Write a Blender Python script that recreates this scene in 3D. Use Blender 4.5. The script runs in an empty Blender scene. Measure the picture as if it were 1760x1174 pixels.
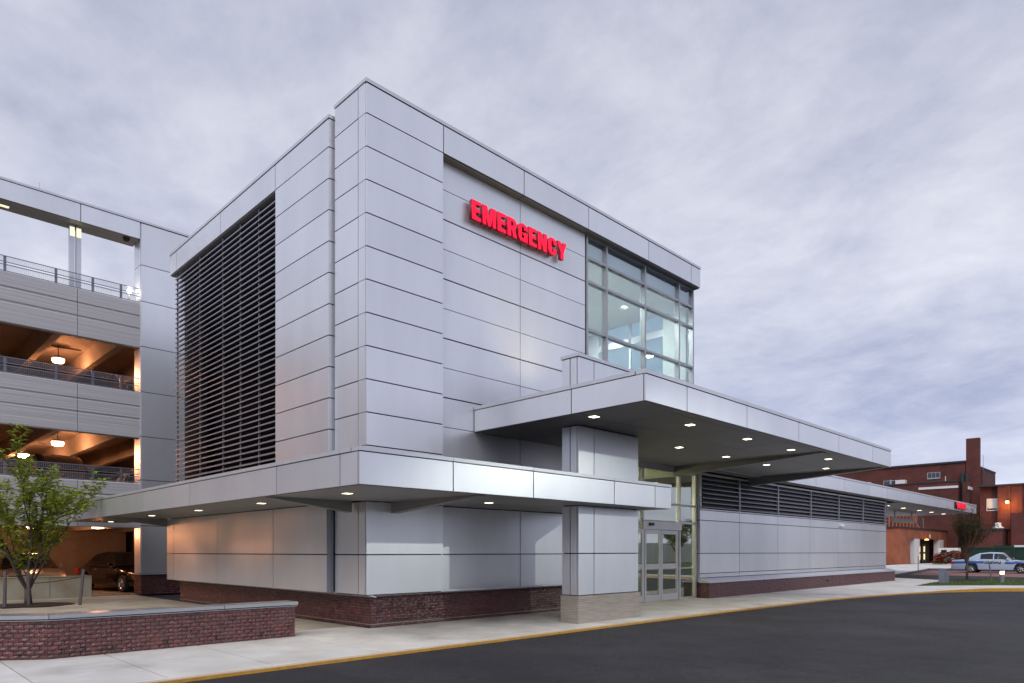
import bpy, bmesh, math, random
from mathutils import Vector, Matrix, noise as mnoise
R = math.radians
rnd = random.Random(7)
sc = bpy.context.scene
COL = sc.collection

# ------------------------------------------------------------------ camera
CAM = Vector((-7.181, -11.149, 1.5)); T = R(45.18)
cd = bpy.data.cameras.new('camera'); cam = bpy.data.objects.new('camera', cd); COL.objects.link(cam)
cd.sensor_width = 36; cd.lens = 1177/1760*36; cd.shift_y = (948-587)/1760; cd.clip_end = 3000; cd.clip_start = .05
cam.location = CAM; cam.rotation_euler = (R(90), 0, T-R(90))
sc.camera = cam
# ------------------------------------------------------------------ sky
SUN_EL = R(47); SUN_DIR = Vector((-.86, -.51, math.tan(SUN_EL))).normalized()
w = bpy.data.worlds.new('World'); sc.world = w; w.use_nodes = True
nt = w.node_tree; nt.nodes.clear(); N = nt.nodes.new; Lk = nt.links.new
def wnode(t, **k):
    n = N(t)
    for a, b in k.items(): setattr(n, a, b)
    return n
tc = wnode('ShaderNodeTexCoord'); sep = wnode('ShaderNodeSeparateXYZ'); Lk(tc.outputs['Generated'], sep.inputs[0])
def wmath(op, a, b=None, clamp=False):
    n = wnode('ShaderNodeMath', operation=op, use_clamp=clamp)
    for i, v in enumerate((a, b)):
        if v is None: continue
        if isinstance(v, (int, float)): n.inputs[i].default_value = v
        else: Lk(v, n.inputs[i])
    return n.outputs[0]
zz = wmath('ADD', wmath('MAXIMUM', sep.outputs[2], 0.0), .22)
comb = wnode('ShaderNodeCombineXYZ')
Lk(wmath('DIVIDE', sep.outputs[0], zz), comb.inputs[0]); Lk(wmath('DIVIDE', sep.outputs[1], zz), comb.inputs[1])
def wnoise(scale, detail, rough, dist, off):
    mp = wnode('ShaderNodeMapping'); mp.inputs['Location'].default_value = off; mp.inputs['Rotation'].default_value = (0, 0, R(20)); mp.inputs['Scale'].default_value = (1, .8, 1)
    Lk(comb.outputs[0], mp.inputs[0])
    n = wnode('ShaderNodeTexNoise'); n.inputs['Scale'].default_value = scale; n.inputs['Detail'].default_value = detail
    n.inputs['Roughness'].default_value = rough; n.inputs['Distortion'].default_value = dist
    Lk(mp.outputs[0], n.inputs['Vector']); return n.outputs[0]
big = wnoise(.55, 3, .5, .3, (5.3, 2.9, 0)); small = wnoise(2.6, 9, .62, .25, (.4, 8.2, 0)); fine = wnoise(7.5, 8, .6, .2, (2.4, 1.2, 0))
mixn = wmath('ADD', wmath('ADD', wmath('MULTIPLY', big, .46), wmath('MULTIPLY', small, .40)), wmath('MULTIPLY', fine, .14))
hz_ = wmath('MULTIPLY', wmath('POWER', wmath('SUBTRACT', 1.0, wmath('MAXIMUM', sep.outputs[2], 0.0)), 5.0), .7)      # cloud contrast fades with distance
mixn = wmath('ADD', wmath('MULTIPLY', mixn, wmath('SUBTRACT', 1.0, hz_)), wmath('MULTIPLY', hz_, .545))
ramp = wnode('ShaderNodeValToRGB'); Lk(mixn, ramp.inputs[0])
cr = ramp.color_ramp; cr.elements[0].position = .40; cr.elements[0].color = (.31, .345, .49, 1); cr.elements[1].position = .62; cr.elements[1].color = (.70, .72, .80, 1)
e = cr.elements.new(.5); e.color = (.49, .515, .635, 1)
skyt = wnode('ShaderNodeTexSky', sky_type='NISHITA', sun_disc=False, sun_elevation=SUN_EL, sun_rotation=math.atan2(SUN_DIR.x, SUN_DIR.y))
bg1 = wnode('ShaderNodeBackground'); Lk(skyt.outputs[0], bg1.inputs[0]); bg1.inputs[1].default_value = .06
bg2 = wnode('ShaderNodeBackground'); Lk(ramp.outputs[0], bg2.inputs[0]); Lk(wmath('ADD', wmath('MULTIPLY', wmath('POWER', wmath('SUBTRACT', 1.0, wmath('MAXIMUM', sep.outputs[2], 0.0)), 3.0), .46), .87), bg2.inputs[1])
mx = wnode('ShaderNodeMixShader'); mx.inputs[0].default_value = .92; Lk(bg1.outputs[0], mx.inputs[1]); Lk(bg2.outputs[0], mx.inputs[2])
wo = wnode('ShaderNodeOutputWorld'); Lk(mx.outputs[0], wo.inputs[0])
# ------------------------------------------------------------------ sun behind the overcast
sl = bpy.data.lights.new('sun', 'SUN'); sl.energy = 1.5; sl.angle = R(50); sl.color = (1, .95, .9)
so = bpy.data.objects.new('sun', sl); COL.objects.link(so); so.rotation_euler = (-SUN_DIR).to_track_quat('-Z', 'Y').to_euler()
sc.view_settings.view_transform = 'Standard'; sc.view_settings.look = 'None'; sc.view_settings.exposure = .3; sc.view_settings.gamma = 1
sc.render.engine = 'CYCLES'; sc.cycles.use_denoising = True; sc.cycles.max_bounces = 8; sc.cycles.transparent_max_bounces = 24
sc.cycles.sample_clamp_indirect = 6; sc.cycles.caustics_reflective = False; sc.cycles.caustics_refractive = False

# ------------------------------------------------------------------ materials
def newmat(name):
    m = bpy.data.materials.new(name); m.use_nodes = True; nt = m.node_tree
    return m, nt, nt.nodes['Principled BSDF']
def mat(name, col, rough=.6, metal=0, var=.0, scale=4., stretch=(1, 1, 1), bump=0., bscale=40., rand=0., isl=0., col2=None, spec=.5, coat=0, detail=5, lo=.35, hi=.65):
    """principled with object-space noise between two tones, per-object tint and fine bump"""
    m, nt, p = newmat(name)
    p.inputs['Roughness'].default_value = rough; p.inputs['Metallic'].default_value = metal
    p.inputs['Specular IOR Level'].default_value = spec; p.inputs['Coat Weight'].default_value = coat; p.inputs['Coat Roughness'].default_value = .04
    L = nt.links.new
    def nd(t, **k):
        n = nt.nodes.new(t)
        for a, b in k.items(): setattr(n, a, b)
        return n
    pos = nd('ShaderNodeNewGeometry')
    c1 = col; c2 = col2 if col2 else tuple(c*(1-var) for c in col)
    if var or col2:
        mp = nd('ShaderNodeMapping'); mp.inputs['Scale'].default_value = stretch; L(pos.outputs['Position'], mp.inputs[0])
        n = nd('ShaderNodeTexNoise'); n.inputs['Scale'].default_value = scale; n.inputs['Detail'].default_value = detail; n.inputs['Roughness'].default_value = .6
        L(mp.outputs[0], n.inputs['Vector'])
        r = nd('ShaderNodeValToRGB'); r.color_ramp.elements[0].position = lo; r.color_ramp.elements[1].position = hi
        r.color_ramp.elements[0].color = (*c1, 1); r.color_ramp.elements[1].color = (*c2, 1); L(n.outputs[0], r.inputs[0]); out = r.outputs[0]
    else:
        g = nd('ShaderNodeRGB'); g.outputs[0].default_value = (*c1, 1); out = g.outputs[0]
    if rand or isl:
        oi = nd('ShaderNodeObjectInfo'); ad = nd('ShaderNodeMath', operation='ADD'); fr = nd('ShaderNodeMath', operation='FRACT')
        L(oi.outputs['Random'], ad.inputs[0]); L(pos.outputs['Random Per Island'], ad.inputs[1]); L(ad.outputs[0], fr.inputs[0])
        a = max(rand, isl)
        mr = nd('ShaderNodeMapRange'); mr.inputs['To Min'].default_value = 1-a; mr.inputs['To Max'].default_value = 1+a
        L((fr if isl else oi).outputs[0 if isl else 'Random'], mr.inputs[0])
        hs = nd('ShaderNodeHueSaturation'); L(mr.outputs[0], hs.inputs['Value']); L(out, hs.inputs['Color']); out = hs.outputs[0]
    L(out, p.inputs['Base Color'])
    if bump:
        mp2 = nd('ShaderNodeMapping'); mp2.inputs['Scale'].default_value = stretch; L(pos.outputs['Position'], mp2.inputs[0])
        n2 = nd('ShaderNodeTexNoise'); n2.inputs['Scale'].default_value = bscale; n2.inputs['Detail'].default_value = 4; L(mp2.outputs[0], n2.inputs['Vector'])
        b = nd('ShaderNodeBump'); b.inputs['Strength'].default_value = bump; b.inputs['Distance'].default_value = .02; L(n2.outputs[0], b.inputs['Height']); L(b.outputs[0], p.inputs['Normal'])
    return m
def emis(name, col, s):
    m, nt, p = newmat(name); p.inputs['Base Color'].default_value = (*col, 1); p.inputs['Emission Color'].default_value = (*col, 1); p.inputs['Emission Strength'].default_value = s; p.inputs['Roughness'].default_value = .4
    return m
def glassmat(name, tint, refl=1.5, rough=0., boost=1.0):
    m = bpy.data.materials.new(name); m.use_nodes = True; nt = m.node_tree; nt.nodes.clear(); L = nt.links.new
    t = nt.nodes.new('ShaderNodeBsdfTransparent'); t.inputs[0].default_value = (*tint, 1)
    g = nt.nodes.new('ShaderNodeBsdfGlossy'); g.inputs['Roughness'].default_value = rough; g.inputs['Color'].default_value = (.95, .98, 1, 1)
    f = nt.nodes.new('ShaderNodeLayerWeight'); f.inputs[0].default_value = .5        # Schlick: the same from both sides of the pane
    pw_ = nt.nodes.new('ShaderNodeMath'); pw_.operation = 'POWER'; pw_.inputs[1].default_value = 4.; L(f.outputs['Facing'], pw_.inputs[0])
    ml = nt.nodes.new('ShaderNodeMath'); ml.operation = 'MULTIPLY_ADD'; ml.use_clamp = True; ml.inputs[1].default_value = 1-refl; ml.inputs[2].default_value = refl; L(pw_.outputs[0], ml.inputs[0])
    mx = nt.nodes.new('ShaderNodeMixShader'); L(ml.outputs[0], mx.inputs[0]); L(t.outputs[0], mx.inputs[1]); L(g.outputs[0], mx.inputs[2])
    o = nt.nodes.new('ShaderNodeOutputMaterial'); L(mx.outputs[0], o.inputs[0]); return m
def brickmat(name, c1, c2, mortar, rough=.8, bump=.6, size=(.21, .07)):
    m, nt, p = newmat(name); L = nt.links.new; p.inputs['Roughness'].default_value = rough
    g = nt.nodes.new('ShaderNodeNewGeometry'); s = nt.nodes.new('ShaderNodeSeparateXYZ'); L(g.outputs['Position'], s.inputs[0])
    a = nt.nodes.new('ShaderNodeMath'); a.operation = 'ADD'; L(s.outputs[0], a.inputs[0]); L(s.outputs[1], a.inputs[1])
    c = nt.nodes.new('ShaderNodeCombineXYZ'); L(a.outputs[0], c.inputs[0]); L(s.outputs[2], c.inputs[1])
    b = nt.nodes.new('ShaderNodeTexBrick'); L(c.outputs[0], b.inputs['Vector']); b.inputs['Scale'].default_value = 1
    b.inputs['Brick Width'].default_value = size[0]; b.inputs['Row Height'].default_value = size[1]; b.inputs['Mortar Size'].default_value = .006
    b.inputs['Color1'].default_value = (*c1, 1); b.inputs['Color2'].default_value = (*c2, 1); b.inputs['Mortar'].default_value = (*mortar, 1)
    n = nt.nodes.new('ShaderNodeTexNoise'); n.inputs['Scale'].default_value = .7; n.inputs['Detail'].default_value = 6; L(g.outputs['Position'], n.inputs['Vector'])
    mr = nt.nodes.new('ShaderNodeMapRange'); mr.inputs['From Min'].default_value = .3; mr.inputs['From Max'].default_value = .7; mr.inputs['To Min'].default_value = .7; mr.inputs['To Max'].default_value = 1.25; L(n.outputs[0], mr.inputs[0])
    h = nt.nodes.new('ShaderNodeHueSaturation'); L(b.outputs['Color'], h.inputs['Color']); L(mr.outputs[0], h.inputs['Value']); L(h.outputs[0], p.inputs['Base Color'])
    bp = nt.nodes.new('ShaderNodeBump'); bp.inputs['Strength'].default_value = bump; bp.inputs['Distance'].default_value = .01; bp.invert = True; L(b.outputs['Fac'], bp.inputs['Height']); L(bp.outputs[0], p.inputs['Normal'])
    return m
def wavemat(name, col, col2, freq, axis='Z', rough=.8, bump=.5, nscale=2.):
    """fine parallel ribs running across one axis"""
    m = mat(name, col, rough, 0, 0, nscale, (1, 1, 6) if axis == 'Z' else (6, 6, 1), col2=col2)
    nt = m.node_tree; L = nt.links.new; p = nt.nodes['Principled BSDF']; g = [n for n in nt.nodes if n.type == 'NEW_GEOMETRY'][0]
    wv = nt.nodes.new('ShaderNodeTexWave'); wv.bands_direction = axis; wv.inputs['Scale'].default_value = freq; wv.inputs['Distortion'].default_value = .25; wv.inputs['Detail Scale'].default_value = 3; wv.inputs['Detail'].default_value = 2
    L(g.outputs['Position'], wv.inputs['Vector'])
    b = nt.nodes.new('ShaderNodeBump'); b.inputs['Strength'].default_value = bump; b.inputs['Distance'].default_value = .02; L(wv.outputs[0], b.inputs['Height']); L(b.outputs[0], p.inputs['Normal'])
    return m
M = {}
M['panel'] = mat('silver_panel', (.83, .845, .90), .37, .66, .07, 1.1, (1, 1, .3), bump=.05, bscale=.9, rand=.04)
M['panel_flat'] = mat('silver_panel_trim', (.70, .71, .76), .42, .5, .06, 2, rand=.02)
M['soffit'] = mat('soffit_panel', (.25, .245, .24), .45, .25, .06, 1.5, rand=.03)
M['dark'] = mat('joint_shadow_gap', (.025, .025, .03), .8)
M['slat'] = mat('louvre_blade', (.32, .32, .365), .42, .5, .1, 3, rand=.04)
M['frame'] = mat('aluminium_frame', (.42, .42, .46), .4, .6, .05, 3)
M['doorframe'] = mat('door_aluminium', (.62, .62, .65), .4, .4, .05, 3)
M['glass'] = glassmat('clear_tinted_glass', (.80, .90, .92), .20)
M['glass_door'] = glassmat('door_glass', (.86, .90, .80), .24)
M['brick'] = mat('glazed_split_brick', (.150, .047, .043), .33, 0, 0, 7, col2=(.085, .030, .033), bump=.45, bscale=45, isl=.2, spec=.7)
M['mortar'] = mat('red_brown_mortar', (.13, .042, .034), .9, 0, .3, 20)
M['stone'] = wavemat('striated_limestone', (.44, .38, .32), (.34, .31, .28), 9, 'Z', .8, .5, 3.)
M['asphalt'] = mat('asphalt', (.014, .013, .017), .8, 0, 0, .55, (1, 1, 1), bump=.55, bscale=160, col2=(.025, .0235, .028), detail=9)
M['concrete'] = mat('pavement_concrete', (.74, .72, .695), .85, 0, 0, 1.1, bump=.12, bscale=70, col2=(.57, .545, .51), rand=.04, detail=8)
M['yard'] = mat('yard_concrete', (.50, .45, .36), .85, 0, 0, 1.3, bump=.12, bscale=60, col2=(.36, .31, .24), rand=.05, detail=8)
def blotch(m, scale, lo, hi, dark, stretch=(1,1,1)):
    nt = m.node_tree; p = nt.nodes['Principled BSDF']; src = p.inputs['Base Color'].links[0].from_socket; L = nt.links.new
    g = nt.nodes.new('ShaderNodeNewGeometry'); mp = nt.nodes.new('ShaderNodeMapping'); mp.inputs['Scale'].default_value = stretch; L(g.outputs['Position'], mp.inputs[0])
    n = nt.nodes.new('ShaderNodeTexNoise'); n.inputs['Scale'].default_value = scale; n.inputs['Detail'].default_value = 8; n.inputs['Roughness'].default_value = .65; n.inputs['Distortion'].default_value = .6; L(mp.outputs[0], n.inputs['Vector'])
    r = nt.nodes.new('ShaderNodeMapRange'); r.inputs['From Min'].default_value = lo; r.inputs['From Max'].default_value = hi; r.inputs['To Min'].default_value = 1; r.inputs['To Max'].default_value = dark; L(n.outputs[0], r.inputs[0])
    h = nt.nodes.new('ShaderNodeHueSaturation'); L(src, h.inputs['Color']); L(r.outputs[0], h.inputs['Value']); L(h.outputs[0], p.inputs['Base Color'])
blotch(M['concrete'], .5, .52, .72, .74); blotch(M['concrete'], 14, .62, .72, .80); blotch(M['yard'], .6, .5, .7, .7)
blotch(M['asphalt'], .22, .48, .62, 1.3, (1, .45, 1)); blotch(M['asphalt'], 60, .50, .64, 2.3); blotch(M['asphalt'], 22, .52, .62, 1.7); blotch(M['asphalt'], 5, .50, .66, .65); blotch(M['asphalt'], 1.3, .53, .68, .62, (1, .25, 1))
M['yellow'] = mat('yellow_kerb_paint', (.62, .33, .035), .6, 0, 0, 9, col2=(.50, .25, .03), bump=.2, bscale=80)
M['steel'] = mat('stainless_cap', (.62, .63, .66), .28, .85, .06, 3)
M['ribbed'] = mat('ribbed_precast', (.56, .55, .575), .85, 0, 0, 1.0, (.12, .12, 13), col2=(.49, .48, .505), bump=.8, bscale=1.6)
M['gconc'] = mat('garage_concrete', (.36, .31, .27), .85, 0, 0, .9, col2=(.26, .22, .19), bump=.1, bscale=30)
M['gfloor'] = mat('garage_floor', (.28, .25, .22), .7, 0, .35, .8)
M['rust_conc'] = mat('stained_concrete', (.47, .44, .37), .85, 0, 0, 1.6, (1, 1, .5), col2=(.36, .29, .18), bump=.1, bscale=40)
M['red'] = emis('red_letter_face', (1, .012, .05), .72)
M['red'].node_tree.nodes['Principled BSDF'].inputs['Specular IOR Level'].default_value = .1
M['redside'] = mat('red_letter_side', (.45, .02, .05), .4)
M['lit'] = emis('lit_lamp', (1, .88, .60), 4)
M['lit_soft'] = emis('soft_warm_glow', (1, .93, .62), .8)
M['lit_orange'] = emis('garage_lamp_glass', (1, .62, .38), 14)
M['sodium'] = emis('sodium_lamp', (1, .50, .10), 25)
M['black'] = mat('black_plastic', (.012, .012, .013), .45)
M['rubber'] = mat('tyre_rubber', (.015, .015, .016), .8)
M['chrome'] = mat('wheel_metal', (.55, .55, .57), .25, .9)
M['carglass'] = mat('car_glass', (.012, .014, .016), .04, 0, spec=1.)
M['bark'] = mat('bark', (.11, .085, .075), .9, 0, .4, 12, (1, 1, .2), bump=.4, bscale=40)
M['bark2'] = mat('slender_bark', (.085, .065, .05), .9, 0, .3, 12)
M['stake'] = mat('weathered_stake', (.16, .14, .145), .9, 0, .35, 14, (3, 3, .3))
M['mulch'] = mat('mulch', (.03, .018, .014), .95, 0, .5, 30, bump=1, bscale=50)
M['strap'] = mat('tie_strap', (.02, .03, .025), .7)
M['bluegrey'] = mat('grey_fixture_paint', (.22, .24, .30), .4, .3)
M['white'] = mat('white_paint', (.75, .75, .76), .5, 0, .06, 3)
M['pale'] = mat('pale_wall_paint', (.66, .68, .65), .8, 0, .04, 2)
M['fbrick'] = brickmat('red_brick_wall', (.13, .030, .023), (.092, .021, .018), (.11, .052, .044))
M['fbrick2'] = brickmat('orange_brick_wall', (.40, .115, .05), (.32, .085, .04), (.30, .15, .10))
M['roofdark'] = mat('roof_edge', (.03, .03, .035), .7)
M['lawn'] = mat('lawn_soil', (.045, .075, .018), .95, 0, .4, 6)
M['verge'] = mat('verge_grass', (.10, .14, .035), .95, 0, .4, 2)
M['grass'] = mat('grass_blade', (.06, .115, .022), .8, 0, 0, 3, col2=(.10, .14, .03), isl=.3)
M['paver'] = brickmat('red_pavers', (.30, .14, .13), (.24, .12, .11), (.2, .14, .13), .85, .3, (.4, .2))
M['green'] = mat('green_steel', (.008, .045, .03), .5, 0, .2, 3)
M['green2'] = mat('bright_green_steel', (.02, .17, .06), .5, 0, .2, 3)
M['orange'] = mat('orange_rail', (.45, .13, .03), .6)
M['flower'] = mat('red_blossom', (.42, .012, .03), .7, isl=.4)
def leafmat(name, a, b, isl=.25, tr=.35):
    m = mat(name, a, .5, 0, 0, 1.2, col2=b, isl=isl, spec=.3, lo=.3, hi=.7)
    nt = m.node_tree; p = nt.nodes['Principled BSDF']; src = p.inputs['Base Color'].links[0].from_socket
    t = nt.nodes.new('ShaderNodeBsdfTranslucent'); nt.links.new(src, t.inputs[0]); mx = nt.nodes.new('ShaderNodeMixShader'); mx.inputs[0].default_value = tr
    nt.links.new(p.outputs[0], mx.inputs[1]); nt.links.new(t.outputs[0], mx.inputs[2]); nt.links.new(mx.outputs[0], nt.nodes['Material Output'].inputs[0]); return m
M['leaf'] = leafmat('broad_leaf', (.42, .47, .065), (.24, .32, .045), .38)
M['leafred'] = leafmat('reddening_leaf', (.35, .05, .03), (.30, .10, .03))
M['leaf2'] = leafmat('thin_brown_green_leaf', (.075, .075, .022), (.10, .065, .025), .35)
M['leaf3'] = leafmat('dark_tree_leaf', (.10, .15, .035), (.07, .11, .028), .3)

# ------------------------------------------------------------------ helpers
class MB:
    def __init__(s): s.v = []; s.f = []
    def box(s, x0, x1, y0, y1, z0, z1):
        b = len(s.v); s.v += [(x0,y0,z0),(x1,y0,z0),(x1,y1,z0),(x0,y1,z0),(x0,y0,z1),(x1,y0,z1),(x1,y1,z1),(x0,y1,z1)]
        s.f += [tuple(b+i for i in q) for q in ((3,2,1,0),(4,5,6,7),(0,1,5,4),(1,2,6,5),(2,3,7,6),(3,0,4,7))]; return s
    def poly(s, pts): b = len(s.v); s.v += [tuple(p) for p in pts]; s.f.append(tuple(range(b, b+len(pts)))); return s
    def slab(s, pts, z0, z1):      # vertical prism over a counter-clockwise outline
        n = len(pts); b = len(s.v); s.v += [(x, y, z0) for x, y in pts] + [(x, y, z1) for x, y in pts]
        s.f.append(tuple(b+n+i for i in range(n))); s.f.append(tuple(b+n-1-i for i in range(n)))
        for i in range(n): j = (i+1) % n; s.f.append((b+i, b+j, b+n+j, b+n+i))
        return s
    def extr(s, prof, axis, a0, a1):   # profile of (u,v) pairs swept along an axis: 'x' -> (y,z), 'y' -> (x,z)
        n = len(prof); b = len(s.v)
        for a in (a0, a1):
            for u, v in prof: s.v.append((a, u, v) if axis == 'x' else (u, a, v))
        s.f.append(tuple(b+i for i in range(n))); s.f.append(tuple(b+2*n-1-i for i in range(n)))
        for i in range(n): j = (i+1) % n; s.f.append((b+j, b+i, b+n+i, b+n+j))
        return s
    def tube(s, p0, p1, r0, r1=None, n=8, cap=True):
        r1 = r0 if r1 is None else r1; p0 = Vector(p0); p1 = Vector(p1); d = (p1-p0)
        if d.length < 1e-6: return s
        d.normalize(); a = d.orthogonal().normalized(); c = d.cross(a); b = len(s.v)
        for p, r in ((p0, r0), (p1, r1)):
            for i in range(n):
                t = 2*math.pi*i/n; s.v.append(tuple(p + a*(r*math.cos(t)) + c*(r*math.sin(t))))
        for i in range(n): j = (i+1) % n; s.f.append((b+i, b+j, b+n+j, b+n+i))
        if cap: s.f.append(tuple(b+n-1-i for i in range(n))); s.f.append(tuple(b+n+i for i in range(n)))
        return s
    def lathe(s, prof, c=(0,0,0), axis='z', n=20):
        b = len(s.v); m = len(prof)
        for i in range(n):
            t = 2*math.pi*i/n; ct, st = math.cos(t), math.sin(t)
            for r, h in prof:
                p = (r*ct, r*st, h) if axis == 'z' else ((r*ct, h, r*st) if axis == 'y' else (h, r*ct, r*st))
                s.v.append((c[0]+p[0], c[1]+p[1], c[2]+p[2]))
        for i in range(n):
            j = (i+1) % n
            for k in range(m-1): s.f.append((b+i*m+k, b+j*m+k, b+j*m+k+1, b+i*m+k+1))
        return s
    def mesh(s, name, off=(0,0,0)):
        me = bpy.data.meshes.new(name); me.from_pydata([(x-off[0], y-off[1], z-off[2]) for x, y, z in s.v], [], s.f); me.update(); return me
    def build(s, name, m, parent=None, smooth=False, flip=True):
        off = (0,0,0)
        if parent is not None: off = wloc(parent)
        me = s.mesh(name, off)
        if flip:
            bm = bmesh.new(); bm.from_mesh(me); bmesh.ops.recalc_face_normals(bm, faces=bm.faces); bm.to_mesh(me); bm.free()
        me.materials.append(m)
        if smooth: me.polygons.foreach_set('use_smooth', [True]*len(me.polygons))
        return link(name, me, parent)
def wloc(o):
    v = Vector((0,0,0))
    while o is not None: v = v + o.location; o = o.parent
    return v
def link(name, data, parent=None, loc=None):
    o = bpy.data.objects.new(name, data); COL.objects.link(o)
    if parent is not None: o.parent = parent
    if loc is not None: o.location = loc
    return o
def tag(o, label, cat, group=None): o['label'] = label; o['category'] = cat; (group and o.__setitem__('group', group)); return o
def thing(name, label, cat, loc=(0,0,0), rz=0, group=None):
    o = link(name, None, None, loc); o.rotation_euler = (0, 0, rz); o.empty_display_size = .2; return tag(o, label, cat, group)
def struct(o): o['kind'] = 'structure'; return o
def stuff(o): o['kind'] = 'stuff'; return o
def box(name, m, par, *a): return MB().box(*a).build(name, m, par, flip=False)
def light(name, typ, loc, energy, col, parent=None, **k):
    l = bpy.data.lights.new(name, typ); l.energy = energy; l.color = col
    for a, b in k.items(): setattr(l, a, b)
    o = link(name, l, parent, Vector(loc) - (wloc(parent) if parent else Vector((0,0,0)))); return o
G = .0115
def panelsY(par, Y, xs, zs, t=.03, m='panel', face=-1, name='cladding_panel', g=G):
    for a, b in zip(xs, xs[1:]):
        for c, d in zip(zs, zs[1:]):
            c, d = min(c, d), max(c, d)
            y0, y1 = (Y, Y+t) if face < 0 else (Y-t, Y)
            box(name, M[m], par, a+g, b-g, y0, y1, c+g, d-g)
def panelsX(par, X, ys, zs, t=.03, m='panel', face=-1, name='cladding_panel', g=G):
    for a, b in zip(ys, ys[1:]):
        for c, d in zip(zs, zs[1:]):
            c, d = min(c, d), max(c, d)
            x0, x1 = (X, X+t) if face < 0 else (X-t, X)
            box(name, M[m], par, x0, x1, a+g, b-g, c+g, d-g)

# ------------------------------------------------------------------ bricks
BL, BH, CR = .126, .0550, .0602
def brick_mb(r, L=BL, mb=None, T=None):
    mb = mb or MB(); nx, nz = 3, 2; b = len(mb.v); idx = {}
    tx, tz = r.uniform(-.004, .004), r.uniform(-.004, .004)
    for i in range(nx+1):
        for k in range(nz+1):
            edge = i in (0, nx) or k in (0, nz)
            d = -(.001 if edge else .005) - r.uniform(0, .006 if edge else .017) + tx*(i/nx-.5) + tz*(k/nz-.5)
            idx[i, k] = len(mb.v); mb.v.append((L*i/nx, d, BH*k/nz))
    for i in range(nx):
        for k in range(nz):
            q = (idx[i,k], idx[i+1,k], idx[i+1,k+1], idx[i,k+1])
            mb.f.append(q)
    bk = len(mb.v); mb.v += [(0,.05,0),(L,.05,0),(L,.05,BH),(0,.05,BH)]
    mb.f.append((bk, bk+1) + tuple(idx[i,0] for i in range(nx, -1, -1)))
    mb.f.append((bk+2, bk+3) + tuple(idx[i,nz] for i in range(nx+1)))
    mb.f.append((bk+3, bk) + tuple(idx[0,k] for k in range(nz+1)))
    mb.f.append((bk+1, bk+2) + tuple(idx[nx,k] for k in range(nz, -1, -1)))
    if T is not None:
        for i in range(b, len(mb.v)): mb.v[i] = tuple(T @ Vector(mb.v[i]))
    return mb
BRK = []
for i in range(10):
    me = brick_mb(random.Random(50+i)).mesh('brick'); me.materials.append(M['brick']); BRK.append(me)
def brick_run(par, p0, p1, z0, n, single, near=None):
    """running bond courses from p0 to p1 (outer face is on the right-hand side of the direction); `single` bricks become parts"""
    p0 = Vector(p0); p1 = Vector(p1); d = (p1-p0); Ln = d.length; d.normalize(); ang = math.atan2(d.y, d.x); spots = []
    for c in range(n):
        s = -(.066 if c % 2 else 0)
        while s < Ln-.01:
            a = max(s, 0); b = min(s+BL, Ln); 
            if b-a > .012: spots.append((p0.x+d.x*a, p0.y+d.y*a, z0+c*CR+.003, b-a))
            s += BL+.006
    spots.sort(key=lambda q: (Vector(q[:3])-CAM).length)
    off = wloc(par); rest = MB(); r = random.Random(int(abs(p0.x*100))+n)
    for i, (x, y, z, L) in enumerate(spots):
        if i < single:
            o = link('brick', BRK[r.randrange(10)], par, Vector((x, y, z))-off); o.rotation_euler = (0, 0, ang); o.scale = (L/BL, 1, 1)
        else:
            brick_mb(r, L, rest, Matrix.Translation((x, y, z)) @ Matrix.Rotation(ang, 4, 'Z'))
    if rest.v: stuff(rest.build('brickwork', M['brick'], par, flip=False))

# ------------------------------------------------------------------ ground
gz = -.05
g = MB(); g.poly([(-500,-500,gz),(500,-500,gz),(500,500,gz),(-500,500,gz)]); struct(g.build('asphalt_ground', M['asphalt']))
CURB = [(-14,-2.66),(-4.6,-2.66),(9,-2.66),(15,-2.86),(18,-3.2),(20.5,-3.66),(22.8,-4.35),(24.6,-5.3),(25.9,-6.5),(26.8,-8.2),(27.4,-11),(27.6,-16)]
def curb_y(x):
    for (a, b), (c, d) in zip(CURB, CURB[1:]):
        if a <= x <= c: return b+(d-b)*(x-a)/(c-a)
    return CURB[-1][1]
walk = struct(link('pavement', None)); walk.empty_display_size = .2
cuts = [-14,-11.6,-9.2,-7.2,-5.55,-4.35,-3.03,-1.37,.28,2.05,3.9,5.9,8.3,10.4,12.75,15.2,17.8,20.3,22.6]
def back_y(x):
    if x < -5.05: return .15+(-5.05-x)*.72
    if x < -1.38: return .15
    if x < .27: return .9
    if x < 8.3: return .32
    if x < 12.74: return .46
    return 0.0
KW = .16
for a, b in zip(cuts, cuts[1:]):
    g_ = .010; xs = [a+g_, b-g_] if b < 14 else [a+g_, (2*a+b)/3, (a+2*b)/3, b-g_]
    pts = [(x, curb_y(x)+KW) for x in xs] + [(b-g_, back_y((a+b)/2 if a > -5.1 else b)), (a+g_, back_y((a+b)/2 if a > -5.1 else a))]
    MB().slab(pts, -.049, 0).build('paving_slab', M['concrete'], walk)
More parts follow.
